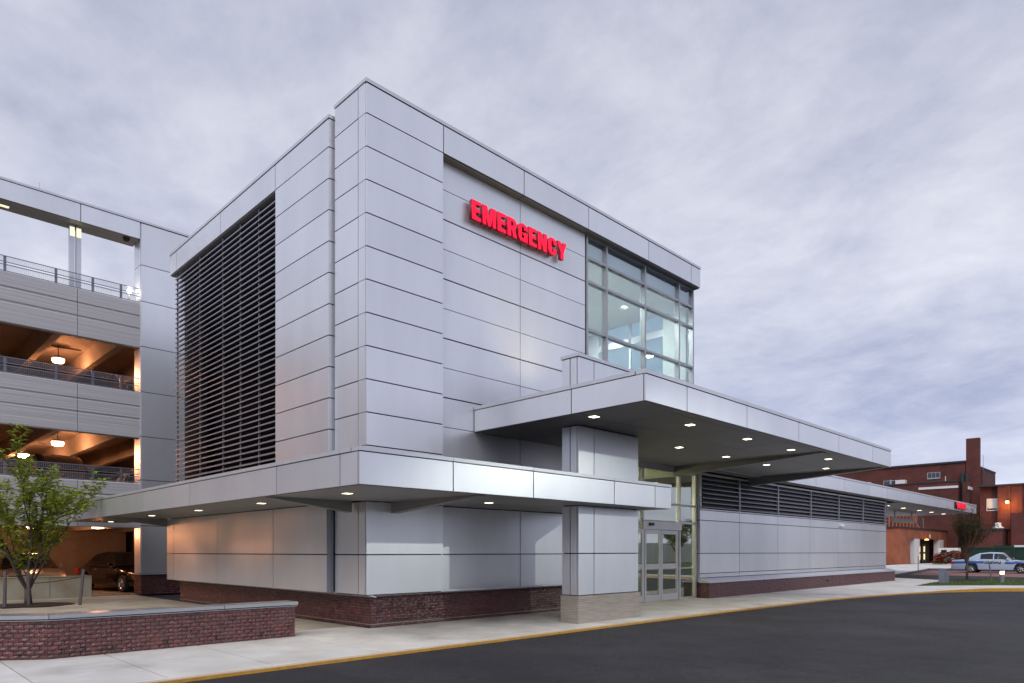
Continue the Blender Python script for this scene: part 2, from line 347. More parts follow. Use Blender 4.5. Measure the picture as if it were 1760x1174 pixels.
# far end of the pavement, round the lawn island, and the concrete beyond
MB().slab([(22.606,curb_y(22.6)+KW),(24.6,-5.13),(25.75,-6.3),(26.65,-8.1),(27.25,-11),(27.45,-16),(31.5,-16),(31.2,-10),(30.8,-6.4),(29.4,-4.6),(27.4,-2.9),(26.2,-2.3),(29.4,-2.0),(34,-1.75),(36,1.2),(22.606,0)], -.049, 0).build('paving_slab', M['concrete'], walk)
MB().slab([(31.9,1.3),(36,1.3),(42,3.2),(62,6.0),(64,12),(31.9,12)], -.049, -.004).build('paving_slab', M['concrete'], walk)
MB().slab([(64.2,5),(110,5),(110,13.7),(64.2,13.7)], -.049, -.01).build('paving_slab', M['concrete'], walk)
k_ = MB()    # kerb: low beside the door, swept along the edge
prev = None; ring = []
for i, (a, b) in enumerate(CURB):
    p = Vector((a, b)); q0 = Vector(CURB[max(i-1, 0)]); q1 = Vector(CURB[min(i+1, len(CURB)-1)]); t = (q1-q0).normalized(); nrm = Vector((-t.y, t.x))
    h = .0 if a < 21.5 else (.03 if a < 24 else .08)
    ring.append([(p.x, p.y, gz-.06), (p.x, p.y, h-.008), (p.x+nrm.x*.012, p.y+nrm.y*.012, h+.004), (p.x+nrm.x*(KW-.006), p.y+nrm.y*(KW-.006), h+.004), (p.x+nrm.x*(KW-.006), p.y+nrm.y*(KW-.006), gz-.06)])
def ringmesh(seqs, cols):
    mb = MB(); n = len(seqs[0])
    for r_ in seqs: mb.v += r_
    for i in range(len(seqs)-1):
        for k in cols: mb.f.append((i*n+k, (i+1)*n+k, (i+1)*n+k+1, i*n+k+1))
    return mb
kerb = struct(ringmesh(ring, (1, 2, 3)).build('kerb', M['concrete']))
ringmesh([[(a, b-.0, c) for a, b, c in r_] for r_ in ring], (0,)).build('kerb_face_paint', M['yellow'], kerb)
pr = [[(r_[1][0], r_[1][1], r_[1][2]+.006), (r_[2][0]+(r_[3][0]-r_[2][0])*.16, r_[2][1]+(r_[3][1]-r_[2][1])*.16, r_[2][2]+.004)] for r_ in ring]
ringmesh(pr, (0,)).build('kerb_edge_paint', M['yellow'], kerb)
# yard behind the planter wall, and the walk past the corner
yard = struct(link('yard_paving', None))
for i, (a, b) in enumerate(zip([.92,3.2,5.6,8,10.4,12.8], [3.2,5.6,8,10.4,12.8,15.0])):
    for c, d in zip([-13,-10,-7.4,-4.9,-2.4], [-10,-7.4,-4.9,-2.4,.28]):
        if a < 1 and c < -2.4: a2 = .6
        else: a2 = a
        MB().box(c+.006, d-.006, a2+.006, b-.006, -.049, -.002).build('paving_slab', M['yard'], yard, flip=False)
# lawn island
isl = MB().slab([(26.5,-2.42),(27.5,-3.05),(29.5,-4.75),(30.95,-6.5),(31.35,-10),(31.6,-16),(44,-16),(43,-9),(38.3,-4.4),(35.6,-1.95),(29.4,-2.14)], -.04, .012).build('lawn', M['lawn']); struct(isl)
LAWN = [(26.5,-2.42),(27.5,-3.05),(29.5,-4.75),(30.95,-6.5),(31.35,-10),(44,-10),(38.3,-4.4),(35.6,-1.95),(29.4,-2.14)]
def inside(p, poly):
    r = False; n = len(poly)
    for i in range(n):
        (x1, y1), (x2, y2) = poly[i], poly[(i+1) % n]
        if (y1 > p[1]) != (y2 > p[1]) and p[0] < (x2-x1)*(p[1]-y1)/(y2-y1)+x1: r = not r
    return r
gr = MB(); r = random.Random(3)
for i in range(16000):
    x, y = r.uniform(26.4, 44), r.uniform(-10, -1.9)
    if not inside((x, y), LAWN): continue
    h = r.uniform(.03, .075); a = r.uniform(0, 6.28); l = r.uniform(-.03, .03); b = len(gr.v); wd = .012
    gr.v += [(x-wd*math.cos(a), y-wd*math.sin(a), .01), (x+wd*math.cos(a), y+wd*math.sin(a), .01), (x+l, y+l, h+.01)]; gr.f.append((b, b+1, b+2))
tag(stuff(gr.build('grass', M['grass'], flip=False)), 'short green grass on the lawn island beside the far kerb', 'grass')
struct(MB().slab([(44,-16),(56,-16),(56,4.2),(49,3.4),(44,2.6)], gz-.02, gz+.005).build('paver_crossing', M['paver']))

# ------------------------------------------------------------------ emergency building
bld = thing('emergency_building', 'silver panel clad hospital emergency building with two canopies and louvres', 'building')
J = [9.82-.63*k for k in range(11)]                          # joints of the tower cladding
# tower: backing walls
tw = MB()
tw.box(.033, 1.84, .033, 1.12, .66, 10.4); tw.box(1.84, 6.80, .233, .6, .6, 9.9); tw.box(1.84, 12.25, .033, .6, 9.84, 10.42)
tw.box(.033, .5, 1.12, 10.2, 2.5, 3.1)
tw.box(6.74, 6.86, .6, 8.0, 3.0, 10.3); tw.box(.1, 12.2, 8.0, 8.3, 3.0, 10.4); tw.box(.3, 12.2, .6, 8.0, 10.0, 10.35)
tw.box(6.86, 8.3, .233, .5, .6, 4.9)
cl = tw.build('tower_wall', M['dark'], bld)
zt = [10.40]+J+[3.0]
panelsY(cl, 0, [0, 1.885], zt); panelsX(cl, 0, [.03, .27], zt, g=.006); panelsX(cl, 0, [.27, 1.14], zt)
panelsY(cl, 0, [1.885, 4.30, 6.695, 9.417, 11.735, 12.29], [9.82, 10.40]); panelsX(cl, 12.29, [.03, 2.4, 4.8, 7.2, 8.3], [9.82, 10.40], face=1)
panelsY(cl, 0, [0, 1.885], [.666, 1.44, 2.46]); panelsX(cl, 0, [.03, .27, 1.14], [.666, 1.44, 2.46])
box('fascia_soffit', M['soffit'], cl, 1.89, 4.29, .031, .232, 9.80, 9.815); box('fascia_soffit', M['soffit'], cl, 4.31, 6.69, .031, .232, 9.80, 9.815)
box('fascia_soffit', M['soffit'], cl, 6.71, 9.41, .031, .232, 9.80, 9.815); box('fascia_soffit', M['soffit'], cl, 9.43, 12.27, .031, .232, 9.80, 9.815)
zr = [9.80]+J[1:]+[3.0]
for xa, xb in ((1.885, 4.37), (4.37, 6.79)):
    for i, (c, d) in enumerate(zip(zr[1:], zr)):
        lo = .014 if i % 2 == 1 else .007; hi = .014 if i % 2 == 0 and i else .007
        box('cladding_panel', M['panel'], cl, xa+.008, xb-.008, .2, .23, c+lo, d-hi)
panelsY(cl, .2, [6.79, 8.3], [3.0, 3.52, 4.14]); panelsY(cl, .2, [1.885, 4.37, 6.79, 8.3], [.66, 1.44, 2.46])
box('wall_return', M['panel_flat'], cl, 8.3, 8.34, .2, .5, .05, 4.14); box('wall_return', M['panel_flat'], cl, 1.85, 1.884, .0305, .2, .67, 9.8)
cop = MB().box(-.012, 12.302, -.012, .3, 10.412, 10.48).box(-.012, .3, .3, 1.15, 10.412, 10.48).box(12.0, 12.302, .3, 8.3, 10.412, 10.48)
cop.build('roof_coping', M['panel_flat'], cl); box('roof_deck', M['dark'], cl, .3, 12, .3, 8.3, 10.3, 10.415)
# glazed corner
gl = MB()
MX = [6.87, 7.72, 9.54, 11.37, 12.19]; MZ = [4.9, 7.34, 8.605, 9.235, 9.79]
for x in MX: gl.box(x-.035, x+.035, .19, .36, 4.72, 9.795)
gl.box(12.13, 12.2, .36, 8, 9.3, 10.3); gl.box(12.13, 12.2, .36, 1.26, 4.72, 9.3); gl.box(12.13, 12.2, 3.9, 8, 4.72, 9.3); gl.box(12.14, 12.2, 1.26, 3.9, 8.55, 8.78); gl.box(12.14, 12.2, 2.55, 2.63, 4.72, 9.3); gl.box(12.14,12.2,1.26,3.9,6.9,7.0)
glz = gl.build('glazing_frame', M['frame'], bld)
for a, b in zip(MX, MX[1:]):
    for c, d in zip(MZ, MZ[1:]):
        box('window_pane', M['glass'], glz, a+.03, b-.03, .26, .27, c+.03, d-.03)
    for z in MZ[1:]: box('transom', M['frame'], glz, a+.035, b-.035, .2, .35, z-.034, z+.034)
box('window_pane', M['glass'], glz, 12.16, 12.17, 1.26, 2.55, 4.72, 8.55); box('window_pane', M['glass'], glz, 12.16, 12.17, 1.26, 3.9, 8.78, 9.3); box('window_pane', M['glass'], glz, 12.16, 12.17, 2.63, 3.9, 4.72, 8.55)
inn = MB(); inn.box(6.865, 12.125, 6, 6.1, 4.7, 9.9); inn.box(6.865, 6.9, .4, 6, 4.72, 9.9); inn.box(6.9, 12.12, .4, 6, 9.24, 9.32); inn.box(6.9, 12.12, .4, 6, 4.6, 4.7); inn.box(12.09, 12.125, .4, 1.25, 4.72, 9.8)
room = inn.build('interior_wall', M['pale'], bld)
box('sky_tone_spandrel', M['panel_flat'], room, 6.9, 12.12, .33, .35, 9.28, 9.8); box('ceiling_beam', M['frame'], room, 6.9, 12.1, 4.4, 4.55, 7.2, 7.45); box('handrail', M['frame'], room, 6.9, 12.1, 3.0, 3.06, 6.1, 6.16)  # pale silver behind the top panes stands in for reflected sky
box('lit_doorway', M['lit_soft'], room, 9.5, 10.3, 5.97, 5.995, 7.3, 8.5)
for x, y in ((8.6, 1.7), (10.6, 1.7), (8.6, 4.2), (10.6, 4.2)):
    o = box('ceiling_lamp', M['lit'], room, x-.09, x+.09, y-.05, y+.05, 9.225, 9.238)
    light('ceiling_lamp_light', 'AREA', (x, y, 9.20), 85, (1, .96, .85), room, size=.25)
# louvre bay on the side street face
lv = MB().box(.3, .5, 1.2, 10.25, .66, 10.2).box(-.068, .3, 1.22, 3.52, 2.9, 10.2).box(-.068, .3, 3.5, 10.25, 9.66, 10.2).box(-.068, .3, 1.24, 10.3, .68, 2.5)
bay = lv.build('louvre_bay_wall', M['dark'], bld)
zb = [10.20]+[9.63-.63*k for k in range(11)]+[3.0]
panelsX(bay, -.1, [1.2, 3.535], zb); panelsX(bay, -.1, [3.535, 6.6, 9.765, 10.29], [9.63, 10.2]); panelsY(bay, 1.19, [-.099, .2], zb, t=.02, m='panel_flat')
box('bay_end_panel', M['panel'], bay, -.07, .5, 10.29, 10.32, 9.64, 10.2)
box('bay_soffit', M['soffit'], bay, -.07, .31, 3.54, 10.28, 9.615, 9.64)
panelsX(bay, -.1, [1.27, 3.64, 6.81, 9.98, 10.55], [.666, 1.44, 2.46]); box('slot_cover', M['bluegrey'], bay, -.085, -.02, 1.152, 1.279, .67, 2.46); box('slot_cover', M['bluegrey'], bay, .02, .06, 1.15, 1.19, 3.0, 10.2)
MB().box(-.112, .2, 1.185, 10.31, 10.212, 10.28).build('bay_coping', M['panel_flat'], bay, flip=False); box('bay_roof', M['dark'], bay, .2, 3, 1.2, 10.3, 10.1, 10.2)
for y in (9.98, 8.24, 6.68, 5.62, 4.58): box('louvre_post', M['slat'], bay, -.005, .03, y-.018, y+.018, 3.0, 9.61)
box('louvre_end', M['panel_flat'], bay, -.068, .28, 3.50, 3.534, 3.0, 9.61)
prof = [(-.045, -.012), (-.045, .02), (-.02, .028), (.12, .092), (.125, .082), (-.01, .002)]
me = MB().extr(prof, 'y', 0, 10.02-3.54).mesh('slat'); me.materials.append(M['slat'])
bm = bmesh.new(); bm.from_mesh(me); bmesh.ops.recalc_face_normals(bm, faces=bm.faces); bm.to_mesh(me); bm.free()
for i in range(46): link('slat', me, bay, (0, 3.54, 3.03+i*.1425))
# brick plinth
pl = MB().box(.35, 8.3, .35, .6, 0, .60).box(.35, .6, .6, 10.6, 0, .60)
pth = pl.build('brick_plinth', M['mortar'], bld, flip=False)
brick_run(pth, (.3, .3), (6.4, .3), .0, 10, 220); brick_run(pth, (6.4, .3), (8.3, .3), 0, 10, 0); brick_run(pth, (.3, 10.6), (.3, .3), 0, 10, 76)
MB().extr([(.26, .612), (.26, .63), (.05, .70), (.05, .66)], 'y', .04, 10.5).extr([(.265, .612), (.265, .63), (.05, .70), (.05, .66)], 'x', .26, 8.3).build('plinth_flashing', M['panel_flat'], pth)
MB().box(.276, 8.3, .276, .30, .066, .076).box(.276, .30, .30, 10.6, .066, .076).build('weep_flashing', M['steel'], pth, flip=False)
# pillar through both canopies
ps = MB().box(3.86, 5.94, -1.99, -1.6, .55, 5.6)
pil = ps.build('support_pillar', M['dark'], bld)
for z0, z1 in ((.58, 1.46), (1.46, 2.46), (3.03, 4.13), (4.72, 5.56)):
    panelsY(pil, -2.03, [3.82, 4.345, 5.98], [z0, z1]); panelsX(pil, 3.82, [-2.0, -1.81, -1.58], [z0, z1]); panelsX(pil, 5.98, [-2.0, -1.81, -1.58], [z0, z1], face=1); panelsY(pil, -1.58, [3.82, 5.98], [z0, z1], face=1)
box('pillar_cap', M['panel_flat'], pil, 3.80, 6.0, -2.05, -1.56, 5.565, 5.63); box('stone_base', M['stone'], pil, 3.8, 6.0, -2.05, -1.56, 0, .575)

def downlight(par, x, y, z, e=16, s=.066):
    fr = MB().box(x-s-.02, x+s+.02, y-s-.02, y+s+.02, z-.006, z+.01).build('downlight', M['frame'], par, flip=False)
    box('lamp_lens', M['lit'], fr, x-s, x+s, y-s, y+s, z-.010, z-.007)
    l = light('downlight_light', 'SPOT', (x, y, z-.03), e, (1, .90, .72), fr, spot_size=R(130), spot_blend=.9, shadow_soft_size=.07)
def fascia_x(par, Y, xs, z0, zc, z1):      # fascia facing -Y with a coping strip
    panelsY(par, Y, xs, [z0, zc]); 
    for a, b in zip(xs, xs[1:]): box('coping_strip', M['panel_flat'], par, a+.004, b-.004, Y-.012, Y+.2, zc+.004, z1)
def fascia_y(par, X, ys, z0, zc, z1, face=-1, e0=0.):
    panelsX(par, X, ys, [z0, zc], face=face)
    for i, (a, b) in enumerate(zip(ys, ys[1:])): box('coping_strip', M['panel_flat'], par, *((X-.012, X+.2) if face < 0 else (X-.2, X+.012)), a+.004+(e0 if i == 0 else 0), b-.004, zc+.004, z1)
# lower canopy
lc = MB().box(-1.775, 6.375, -2.595, .1, 2.485, 2.99).box(-1.775, -.11, .1, 14.6, 2.485, 2.99).build('lower_canopy', M['dark'], bld)
fascia_x(lc, -2.63, [-1.81, -.054, 1.834, 4.258, 5.751, 6.41], 2.464, 2.955, 3.02)
fascia_y(lc, -1.81, [-2.598, -2.11, -.06, 3.92, 7.01, 10.78, 14.62], 2.464, 2.955, 3.02, e0=.18)
fascia_y(lc, 6.41, [-2.598, .1], 2.464, 2.955, 3.02, face=1, e0=.18)
for a, b in zip([-1.77, -.054, 1.834, 3.3, 6.37], [-.054, 1.834, 3.3, 6.37, 6.38]):
    if b-a > .1: 
        for c, d in ((-2.59, -2.35), (-2.35, -1.25), (-1.25, .19)): box('soffit_panel', M['soffit'], lc, a+.003, b-.003, c+.003, d-.003, 2.466, 2.484)
for a, b in zip([.2, 3.92, 7.01, 10.78], [3.92, 7.01, 10.78, 14.6]):
    for c, d in ((-1.77, -1.5), (-1.5, -.104)): box('soffit_panel', M['soffit'], lc, c+.003, d-.003, a+.003, b-.003, 2.466, 2.484)
for x, y in ((-1.13, -1.2), (2.02, -1.24), (-1.1, 2.06), (-1.1, 5.36), (-1.1, 8.65)): downlight(lc, x, y, 2.466, 22)
downlight(lc, -.8, 13.6, 2.466, 10)
for y in (.42, 10.6): MB().extr([(-.1, 2.466), (-1.72, 2.466), (-1.72, 2.44), (-.1, 2.25)], 'y', y-.09, y+.09).build('bracket', M['soffit'], lc)
MB().extr([(0, 2.466), (-2.5, 2.466), (-2.5, 2.44), (0, 2.25)], 'x', .57, .75).build('bracket', M['soffit'], lc)
# upper canopy
uc = MB().box(2.945, 16.335, -4.265, .40, 4.165, 4.67).build('upper_canopy', M['dark'], bld)
UX = [2.91, 4.292, 6.716, 9.392, 11.99, 14.67, 16.37]
fascia_x(uc, -4.3, UX, 4.14, 4.625, 4.70); fascia_y(uc, 2.91, [-4.268, -2.613, .19], 4.14, 4.625, 4.70, e0=.18); fascia_y(uc, 16.37, [-4.268, -2.6, .25], 4.14, 4.625, 4.70, face=1, e0=.18)
for a, b in zip([2.95]+UX[1:-1], UX[1:-1]+[16.33]):
    for c, d in ((-4.26, -4.05), (-4.05, -2.73), (-2.73, -1.0), (-1.0, .40)): box('soffit_panel', M['soffit'], uc, a+.006, b-.006, c+.006, d-.006, 4.142, 4.163)
for x, y in ((3.4, -2.78), (5.5, -3.65), (8.05, -1.83), (8.05, -3.65), (10.48, -1.83), (10.48, -3.65), (13.0, -3.65), (15.2, -2.76), (13.0, -1.83)): downlight(uc, x, y, 4.142, 26, .078)
for x in (11.5, 16.2): MB().extr([(.28 if x > 13 else .42, 4.14), (-4.1, 4.14), (-4.1, 4.115), (.28 if x > 13 else .42, 3.84)], 'x', x-.11, x+.11).build('bracket', M['soffit'], uc)
# entrance
EY = .42
er = MB()
for x in (8.37, 9.7, 11.70, 12.66): er.box(x-.035, x+.035, EY-.05, EY+.08, 0, 3.95)
er.box(8.34, 12.7, EY-.05, EY+.08, 3.95, 4.0); er.box(8.41, 9.66, EY-.04, EY+.07, 2.37, 2.44); er.box(11.74, 12.62, EY-.04, EY+.07, 2.37, 2.44); er.box(11.74, 12.62, EY-.04, EY+.07, 0, .06)
ent = er.build('entrance_frame', M['doorframe'], bld, flip=False)
box('entrance_header', M['panel_flat'], ent, 8.34, 12.72, EY-.03, EY+.2, 4.0, 4.14)
for a, b in ((8.41, 9.66), (9.74, 11.66), (11.74, 12.62)):
    box('transom', M['frame'], ent, a-.004, b+.004, EY-.045, EY+.075, 2.93, 2.985)
    for c, d in ((2.44, 2.93), (2.985, 3.95)): box('window_pane', M['glass_door'], ent, a, b, EY, EY+.01, c, d)
box('window_pane', M['glass_door'], ent, 11.74, 12.62, EY, EY+.01, .06, 2.37); box('window_pane', M['glass_door'], ent, 8.41, 9.66, EY, EY+.01, .06, 2.37)
hd = box('door_operator', M['doorframe'], ent, 9.66, 11.74, EY-.09, EY+.09, 2.16, 2.41); MB().box(9.92, 10.16, EY-.13, EY-.092, 2.27, 2.35).build('motion_sensor', M['black'], hd, flip=False)
for i, (a, b) in enumerate(((8.9, 9.69), (9.75, 10.60), (10.68, 11.65))):
    yo = EY-.06 if i < 2 else EY-.02
    d = MB().box(a, a+.085, yo, yo+.05, .02, 2.15).box(b-.085, b, yo, yo+.05, .02, 2.15).box(a+.085, b-.085, yo, yo+.05, .02, .2).box(a+.085, b-.085, yo, yo+.05, 2.03, 2.15).box(a+.085, b-.085, yo, yo+.05, 1.0, 1.13).build('sliding_door', M['doorframe'], ent, flip=False)
    box('door_glass', M['glass_door'], d, a+.085, b-.085, yo+.02, yo+.03, .2, 1.0); box('door_glass', M['glass_door'], d, a+.085, b-.085, yo+.02, yo+.03, 1.13, 2.03)
box('door_jamb', M['dark'], ent, 10.605, 10.675, EY-.02, EY+.03, .02, 2.15)
lob = MB().box(7.5, 13.5, 6, 6.1, 0, 4.1).box(7.5, 13.5, .6, 6, 4.0, 4.08).box(7.5, 7.6, .6, 6, 0, 4.0).box(13.4, 13.5, .6, 6, 0, 4).box(7.5, 13.5, .5, 6, -.02, .004).build('lobby_wall', M['pale'], bld, flip=False)
for x in (9.2, 11.2):
    for y in (2, 4.2): box('ceiling_lamp', M['lit'], lob, x-.3, x+.3, y-.1, y+.1, 3.98, 3.998)
light('lobby_light', 'POINT', (10.2, 3, 3.4), 210, (1, .86, .58), lob, shadow_soft_size=.2)
# side wing
wg = MB().box(12.78, 31.3, .315, 9, .0, 4.1).build('side_wing', M['dark'], bld, flip=False)
WX = [12.747, 15.441, 18.537, 21.582, 24.677, 27.803, 31.324]
panelsY(wg, .28, WX, [.64, .783, 1.44, 2.52, 2.85]); panelsX(wg, 12.747, [.31, .45], [.5, 1.44, 2.52, 4.1], t=.025); panelsX(wg, 31.324, [.31, 3, 6, 9], [.5, 1.44, 2.52, 4.1], face=1)
box('louvre_sill', M['panel_flat'], wg, 12.75, 31.32, .25, .31, 2.856, 2.895); box('louvre_head', M['panel_flat'], wg, 12.75, 31.32, .25, .31, 3.99, 4.05); box('louvre_jamb', M['panel_flat'], wg, 12.75, 12.80, .252, .31, 2.9, 3.985)
wprof = [(.20, .0), (.20, .025), (.225, .033), (.31, .10), (.312, .09), (.23, .004)]
me2 = MB().extr(wprof, 'x', 12.80, 31.31).mesh('slat'); me2.materials.append(M['slat'])
bm = bmesh.new(); bm.from_mesh(me2); bmesh.ops.recalc_face_normals(bm, faces=bm.faces); bm.to_mesh(me2); bm.free()
for i in range(7): link('slat', me2, wg, (0, 0, 2.93+i*.15))
for x in (15.3, 18.4, 21.5, 24.6, 27.7, 30.9): box('louvre_post', M['slat'], wg, x-.04, x+.04, .19, .25, 2.9, 3.985)
lg = MB().box(12.79, 31.6, .02, .27, 0, .485).build('brick_ledge', M['mortar'], wg, flip=False)
brick_run(lg, (12.75, -.03), (31.65, -.03), 0, 8, 0); brick_run(lg, (12.75, .40), (12.75, -.02), 0, 8, 0)
MB().extr([(-.07, .49), (-.07, .54), (.30, .635), (.30, .49)], 'x', 12.70, 31.7).build('ledge_cap', M['panel_flat'], lg)
MB().lathe([(0, .16), (.10, .15), (.16, .08), (.17, 0), (.0, 0)], (25.03, .27, 2.60), 'z', 16).build('wall_light', M['white'], wg, smooth=True)
MB().lathe([(0, .05), (.05, .05), (.06, 0), (0, 0)], (22.6, -.05, .25), 'z', 10).build('hose_outlet', M['black'], wg)
rf = MB().box(13.0, 48.9, -.165, 9, 4.13, 4.68).build('wing_roof', M['dark'], bld, flip=False)
FX = [13.0, 15.6, 18.3, 21.0, 24.108, 27.241, 29.883, 33.265, 36.365, 39.336, 42.5, 45.7, 48.95]
fascia_x(rf, -.2, FX, 4.11, 4.64, 4.72); fascia_y(rf, 48.95, [-.168, 4.4, 9.0], 4.11, 4.64, 4.72, face=1, e0=.18)
for a, b in zip(FX, FX[1:]):
    for c, d in ((-.165, 2.8), (2.8, 6.0), (6.0, 9.0)):
        if a < 29 and c > 0: continue
        if a < 31: d = .24
        box('soffit_panel', M['soffit'], rf, a+.003, b-.003, c+.003, d-.003, 4.112, 4.128)
for x in (35.45, 38.46, 41.78, 44.53, 47.54): downlight(rf, x, 1.45, 4.112, 14, .11)
for x in (42.2, 45.9): MB().tube((x, 3, 3.72), (x, 3, 4.11), .05, n=8).build("hanger_rod", M["white"], rf)
box("hung_beam", M["white"], rf, 41.6, 46.6, 2.9, 3.1, 3.45, 3.72)

# ------------------------------------------------------------------ red letter sign
def arc(cx, cz, rx, rz, a0, a1, n=7): return [(cx+rx*math.cos(R(a0+(a1-a0)*i/n)), cz+rz*math.sin(R(a0+(a1-a0)*i/n))) for i in range(n+1)]
S = .15   # stroke; letters are 1 high
def glyph(ch):
    if ch == 'E': return .44, [[(0,0),(.44,0),(.44,.17),(.18,.17),(.18,.42),(.39,.42),(.39,.58),(.18,.58),(.18,.83),(.44,.83),(.44,1),(0,1)]]
    if ch == 'M': return .68, [[(0,0),(.16,0),(.16,.64),(.27,0),(.41,0),(.52,.64),(.52,0),(.68,0),(.68,1),(.46,1),(.34,.42),(.22,1),(0,1)]]
    if ch == 'N': return .52, [[(0,0),(.16,0),(.16,.56),(.34,0),(.52,0),(.52,1),(.36,1),(.36,.46),(.18,1),(0,1)]]
    if ch == 'Y': return .54, [[(.18,0),(.36,0),(.36,.40),(.54,1),(.365,1),(.27,.60),(.175,1),(0,1),(.18,.40)]]
    if ch == 'R': return .51, [[(0,0),(.18,0),(.18,.40),(.24,.40),(.32,0),(.51,0),(.40,.44)]+arc(.27,.72,.23,.28,-40,90)+[(0,1)], [(.18,.56),(.18,.84)]+arc(.25,.70,.08,.14,90,-90,6)]
    if ch == 'C': return .50, [arc(.25,.72,.25,.28,0,180)+arc(.25,.28,.25,.28,180,360)+[(.5,.38),(.33,.38)]+arc(.25,.28,.075,.13,0,-180)+arc(.25,.72,.075,.13,180,0)+[(.33,.63),(.5,.63)]]
    if ch == 'G': return .51, [arc(.25,.72,.25,.28,0,180)+arc(.25,.28,.25,.28,180,290)+[(.36,.07),(.40,0),(.51,0),(.51,.50),(.27,.50),(.27,.36),(.33,.36)]+arc(.25,.28,.078,.13,0,-180)+arc(.25,.72,.078,.13,180,0)+[(.33,.66),(.5,.66)]]
dg = None
def letter_mesh(loops, sx, sz, depth, m):
    cu = bpy.data.curves.new('letter', 'CURVE'); cu.dimensions = '2D'; cu.fill_mode = 'BOTH'; cu.extrude = depth/2; cu.bevel_depth = .006
    for lp in loops:
        sp = cu.splines.new('POLY'); sp.points.add(len(lp)-1); sp.use_cyclic_u = True
        for p, (a, b) in zip(sp.points, lp): p.co = (a*sx, b*sz, 0, 1)
    o = bpy.data.objects.new('tmp', cu); COL.objects.link(o); d = bpy.context.evaluated_depsgraph_get(); me = bpy.data.meshes.new_from_object(o.evaluated_get(d)); bpy.data.objects.remove(o)
    me.transform(Matrix.Rotation(R(90), 4, 'X'))          # letter plane -> XZ, faces -Y
    me.materials.clear(); [me.materials.append(q) for q in m]
    for p in me.polygons: p.material_index = 0 if p.normal.y < -.5 else 1
    return me
sign = thing('emergency_sign', 'red glowing raised capital letters on the upper wall beside the tower glazing', 'sign', (2.72, .2, 8.765))
wd = sum(glyph(c)[0] for c in 'EMERGENCY'); gap = .10; tot = wd+gap*8; sx = 3.14/tot; x = 0
for ch in 'EMERGENCY':
    wv_, lp = glyph(ch); o = link('letter', letter_mesh(lp, sx, .415, .085, (M['red'], M['redside'])), sign, (x, -.11, 0)); x += (wv_+gap)*sx
for xx in (.3, 1.0, 1.7, 2.4, 3.0): MB().tube((2.72+xx, .2, 8.97), (2.72+xx, .13, 8.97), .015, n=6).build('standoff', M['frame'], sign)
sign2 = thing('canopy_sign', 'small red glowing block letters on the far canopy fascia', 'sign', (43.05, -.2, 4.17))
box('sign_back', M['black'], sign2, 42.95, 45.5, -.26, -.215, 4.22, 4.62)
x = 0
for ch in 'EMERGENCY':
    wv_, lp = glyph(ch); link('letter', letter_mesh(lp, 2.3/tot, .36, .06, (M['red'], M['redside'])), sign2, (x+.05, -.10, .07)); x += (wv_+gap)*2.3/tot
# wall-wash lamp standing on the upper canopy roof
fl = thing('flood_lamp', 'small uplight on the canopy roof washing the silver wall', 'lamp', (4.5, -1.1, 4.70)); MB().box(4.35, 4.65, -1.18, -1.02, 4.70, 4.84).build('housing', M['black'], fl, flip=False)
box('lens', M['lit'], fl, 4.37, 4.63, -1.16, -1.04, 4.842, 4.85)
l = light('uplight', 'SPOT', (4.5, -1.1, 4.9), 130, (1, .82, .45), fl, spot_size=R(100), spot_blend=1., shadow_soft_size=.2); l.rotation_euler = Vector((.1, 1.3, 3.4)).to_track_quat('-Z', 'Y').to_euler()

# ------------------------------------------------------------------ planter wall in front
pw = thing('planter_wall', 'low dark red brick wall with bright metal cap along the near pavement', 'wall', (-1.37, .15, 0))
a_, b_, c_ = (-1.37, .15), (-5.05, .15), (-7.6, 1.97)
nrm = Vector((-.581, -.814)); 
core = MB().slab([(-1.42,.2),(-1.42,.50),(-5.0,.50),(-7.4,2.25),(-7.65,2.02),(-5.066,.2)], 0, .561).build('wall_core', M['mortar'], pw)
brick_run(pw, b_, a_, 0, 9, 245); brick_run(pw, c_, b_, 0, 9, 50); brick_run(pw, a_, (-1.37, .5), 0, 9, 0)
for seg, m_ in (([(-1.33,.10),(-1.33,.54),(-2.62,.54),(-2.62,.10)], 0), ([(-2.63,.10),(-2.63,.54),(-4.98,.54),(-5.04,.10)], 0), ([(-5.05,.10),(-4.99,.54),(-7.35,2.3),(-7.65,1.9)], 0)):
    MB().slab(seg, .562, .615).build('metal_cap', M['steel'], pw)
MB().slab([(-1.335,.115),(-1.335,.53),(-5.0,.53),(-7.37,2.28),(-7.63,1.92),(-5.05,.115)], .536, .546).build('cap_drip', M['steel'], pw)
for x in (-2.0,-2.75,-3.5,-4.25,-4.9): box('weep_slot', M['black'], pw, x, x+.013, .118, .149, .064, .12)

